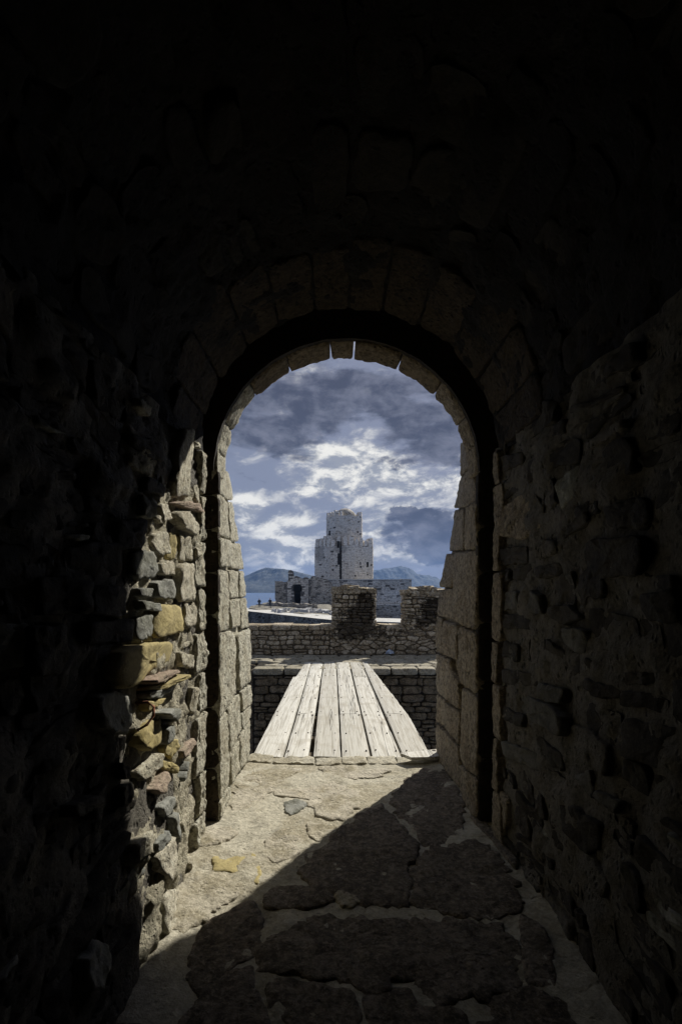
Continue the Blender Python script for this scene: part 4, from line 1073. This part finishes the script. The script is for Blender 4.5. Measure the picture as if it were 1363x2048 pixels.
# a low rubble wall between road and gatehouse
lo = thing('low_rubble_wall', 'low dark ruined wall between the causeway and the gatehouse', 'wall', (-6, 80, -1))
mb = MB()
pa, pb = P3(548, 1212, 82), P3(632, 1212, 74); U = Vector((pb.x-pa.x, pb.y-pa.y, 0)); L = U.length; U /= L
for i in range(26):
    t = i/26; c = Vector((pa.x, pa.y, 0))+U*L*t; hh = .8+.25*fr((i*.3, 0, 0), 1.)
    for j in range(4):
        mb.box(c.x, c.x+L/26+.05, c.y-.25+R.uniform(-.1, .1), c.y+.6, cz+.1+hh*j/4, cz+.1+hh*(j+1)/4-.01, R.uniform(-.08, .08), .03)
mb.ob('masonry', FWD, lo, False, 'stuff')
mb = MB()
for i in range(260):
    px = R.uniform(590, 666) if R.random() < .7 else R.uniform(545, 666); py = R.uniform(1219, 1229)+(px-590)*.05; d = 66+R.uniform(-3, 6); p = P3(px, py, d); s = R.uniform(.1, .38)
    mb.box(p.x-s, p.x+s, p.y-s, p.y+s, min(p.z, -.8)-s, min(p.z, -.8)+s*.7, R.uniform(0, 3), s*.28)
tag(mb.ob('pale_rocks', ROCKW, None, False, 'stuff'), 'heap of pale broken rocks by the causeway below the fort wall', 'rocks')
mb = MB()
for i in range(40):
    p = P3(R.uniform(521, 548), 1214, 84+R.uniform(-1, 1)); s = R.uniform(.15, .4); mb.box(p.x-s, p.x+s, p.y-s, p.y+s, cz, cz+R.uniform(.3, .95)*min(1, (p.x+13)/2.), R.uniform(0, 3), .06)
rs = thing('rubble_mound', 'low dark stone mound at the water between the two people', 'rocks', (-11.5, 84, cz))
mb.ob('masonry', FWD, rs, False, 'stuff')

# people on the causeway
CLOTH = plain('dark_clothes', (.025, .028, .035), .9, 0, (.015, .016, .02), 30)
TROU = plain('dark_blue_trousers', (.035, .045, .07), .9, 0, (.02, .03, .045), 30)
SKIN = plain('skin', (.42, .27, .20), .6, 0, (.38, .24, .18), 30)
HAIR = plain('dark_hair', (.03, .02, .015), .7, 0, (.02, .014, .01), 60)
def skin_mesh(name, verts, edges, rad, mat, parent, root=0):
    me = bpy.data.meshes.new(name); me.from_pydata(verts, edges, []); o = bpy.data.objects.new(name, me); COL.objects.link(o)
    m = o.modifiers.new('s', 'SKIN'); sv = me.skin_vertices[0].data
    for i, r_ in enumerate(rad): sv[i].radius = (r_, r_*.85) if not isinstance(r_, tuple) else r_
    sv[root].use_root = True
    o.modifiers.new('u', 'SUBSURF').levels = 1; o.modifiers['u'].render_levels = 2
    me.materials.append(mat); o.parent = parent
    return o
def person(x, y, z, rz, label, raise_l, h=1.72, longhair=False):
    p = thing('person', label, 'person', (x, y, z), 'people on the causeway'); p.rotation_euler.z = rz; s = h/1.75; p.scale = (s, s, s)
    ha = ((.28, -.05, 1.20), (.12, -.28, 1.42)) if raise_l == 'camera' else ((.30, .02, 1.18), (.20, -.26, 1.10))
    V = [(0, 0, .96), (0, 0, 1.15), (0, 0, 1.36), (0, .0, 1.50), (0, -.01, 1.56),
         (.19, 0, 1.42), ha[0], ha[1], (-.19, 0, 1.42), (-ha[0][0], ha[0][1], ha[0][2]), (-ha[1][0], ha[1][1], ha[1][2]),
         (.10, 0, .88), (.12, -.02, .50), (.13, .02, .08), (.14, -.14, .04),
         (-.10, 0, .88), (-.12, .0, .50), (-.12, .06, .08), (-.13, -.10, .04)]
    Ed = [(0, 1), (1, 2), (2, 3), (3, 4), (2, 5), (5, 6), (6, 7), (2, 8), (8, 9), (9, 10), (0, 11), (11, 12), (12, 13), (13, 14), (0, 15), (15, 16), (16, 17), (17, 18)]
    rad = [(.15, .11), (.14, .10), (.17, .11), .06, .055, .07, .048, .036, .07, .048, .036, .095, .065, .042, .045, .095, .065, .042, .045]
    skin_mesh('body', V, Ed, rad, TROU, p)
    skin_mesh('jacket', [(0, 0, .90), (0, 0, 1.15), (0, 0, 1.38), (.20, 0, 1.43), (-.20, 0, 1.43), ha[0], (-ha[0][0], ha[0][1], ha[0][2]),
              tuple(Vector(ha[0]).lerp(Vector(ha[1]), .8)), tuple(Vector((-ha[0][0], ha[0][1], ha[0][2])).lerp(Vector((-ha[1][0], ha[1][1], ha[1][2])), .8))],
              [(0, 1), (1, 2), (2, 3), (2, 4), (3, 5), (4, 6), (5, 7), (6, 8)], [(.18, .13), (.165, .12), (.19, .125), .085, .085, .062, .062, .05, .05], CLOTH, p)
    def ball(name, c, r3, mat, parent=p):
        vs = []; fs = []
        for j in range(9):
            ph = math.pi*j/8
            for i in range(12): vs.append((c[0]+r3[0]*math.sin(ph)*math.cos(i*math.tau/12), c[1]+r3[1]*math.sin(ph)*math.sin(i*math.tau/12), c[2]+r3[2]*math.cos(ph)))
        for j in range(8):
            for i in range(12): fs.append((j*12+i, j*12+(i+1) % 12, (j+1)*12+(i+1) % 12, (j+1)*12+i))
        o = mesh_ob(name, vs, fs, mat); o.parent = parent; return o
    ball('head', (0, -.015, 1.645), (.075, .092, .115), SKIN)
    ball('hair', (0, .018, 1.672 if not longhair else 1.62), (.086, .090, .10 if not longhair else .16), HAIR)
person(*(P3(518.5, 1219, 79)[:2]), cz+.03, .5, 'person in dark clothes with long hair on the causeway, nearest the arch', 'hips', 1.62, True)
person(*(P3(540, 1219, 75)[:2]), cz+.03, -.3, 'person in dark clothes holding something at chest height on the causeway, nearer the tower', 'camera', 1.74)

# sea
def sea_mat():
    m, t, b = new_mat('sea_water'); v = coords(t)
    n = NOISE(t, MAPPING(t, v, (1, 2.5, 1)), .35, 7, .65); n2 = NOISE(t, MAPPING(t, v, (1, 3., 1)), .03, 5, .6)
    t.links.new(MIX(t, SM(t, n2, .35, .65), (.035, .085, .20), (.06, .13, .27)), b.inputs['Base Color'])
    b.inputs['Roughness'].default_value = .32; b.inputs['Specular IOR Level'].default_value = .5; bump(t, b, n, .9, .5)
    return m
SZ = -3.5
vs = []; fs = []; NX = 60
for j in range(NX+1):
    for i in range(NX+1): vs.append(((i/NX-.5)*7000, -1500+j/NX*6500, SZ))
for j in range(NX):
    for i in range(NX): q = j*(NX+1)+i; fs.append((q, q+1, q+NX+2, q+NX+1))
mesh_ob('sea_water', vs, fs, sea_mat(), None, False, 'structure')
# mountains across the bay
def mount_mat(name, c1_, c2_, c3_, s):
    m, t, b = new_mat(name); v = coords(t)
    n = NOISE(t, v, s, 9, .7, .5); n2 = NOISE(t, MAPPING(t, v, (1, 1, .5)), s*3, 7, .72, .8)
    base = MIX(t, SM(t, n, .4, .62), c1_, c2_); base = MIX(t, SM(t, n2, .58, .66), base, c3_)
    t.links.new(base, b.inputs['Base Color']); bump(t, b, M(t, 'ADD', n, n2), 1., 6.)
    return m
def ridge(name, tab, d, depth, mat, rough, lab):
    """tab: silhouette px,py of the ridge seen across the bay"""
    nx, ny = 220, 40; vs = []; fs = []
    x0_, x1_ = tab[0][0], tab[-1][0]
    for j in range(ny+1):
        v = j/ny; prof_ = math.sin(math.pi*min(1, v/ .55)*.5) if v < .55 else math.cos((v-.55)/.45*math.pi/2)
        for i in range(nx+1):
            px = x0_+(x1_-x0_)*i/nx; py = interp([(a_, b_) for a_, b_ in tab], px)[0]
            y = d-depth*.55+depth*v; H = max(0, (CY-py)*d/F+EYE-SZ)
            x = (px-CX)*d/F
            ns = fr((x/260., y/260., d), 1., 6)
            ns2 = fr((x/70., y/90., d), 1., 5)
            z = SZ-2+H*prof_*(1+rough*ns*(1-.75*math.exp(-((v-.55)/.08)**2)))+min(H, 60)*.10*ns2
            z = min(z, SZ+H*1.02+2) if H > 0 else SZ-2
            vs.append((x, y, z))
    for j in range(ny):
        for i in range(nx): q = j*(nx+1)+i; fs.append((q, q+1, q+nx+2, q+nx+1))
    o = mesh_ob(name, vs, fs, mat, None, False, 'structure'); return o
MG = mount_mat('mountain_near', (.03, .04, .045), (.055, .065, .065), (.20, .19, .17), .012)
MG2 = mount_mat('mountain_far', (.035, .05, .065), (.06, .075, .085), (.10, .11, .12), .008)
ridge('mountain', [(250, 1183), (330, 1172), (400, 1166), (470, 1155), (488, 1152), (510, 1144), (535, 1138), (552, 1141), (575, 1143), (610, 1150), (650, 1160), (700, 1172), (740, 1183)], 2300, 900, MG, .5, '')
ridge('mountain', [(560, 1183), (640, 1165), (700, 1152), (750, 1141), (775, 1139), (800, 1134), (812, 1138), (830, 1149), (845, 1150), (860, 1152), (885, 1164), (930, 1172), (1000, 1183)], 3400, 900, MG2, .35, '')

# ------------------------------------------------------------------ air
hz = bpy.data.materials.new('haze'); hz.use_nodes = True; t = hz.node_tree; t.nodes.clear()
pv = t.nodes.new('ShaderNodeVolumePrincipled'); pv.inputs['Color'].default_value = (.30, .52, 1.0, 1); pv.inputs['Density'].default_value = .00015; pv.inputs['Anisotropy'].default_value = 0
o_ = t.nodes.new('ShaderNodeOutputMaterial'); t.links.new(pv.outputs[0], o_.inputs['Volume'])
mb = MB(); mb.box(-3600, 3600, -1600, 5100, -7.5, 230); tag(mb.ob('haze', hz, None), 'thin blue air over the bay', 'haze', None, 'stuff')
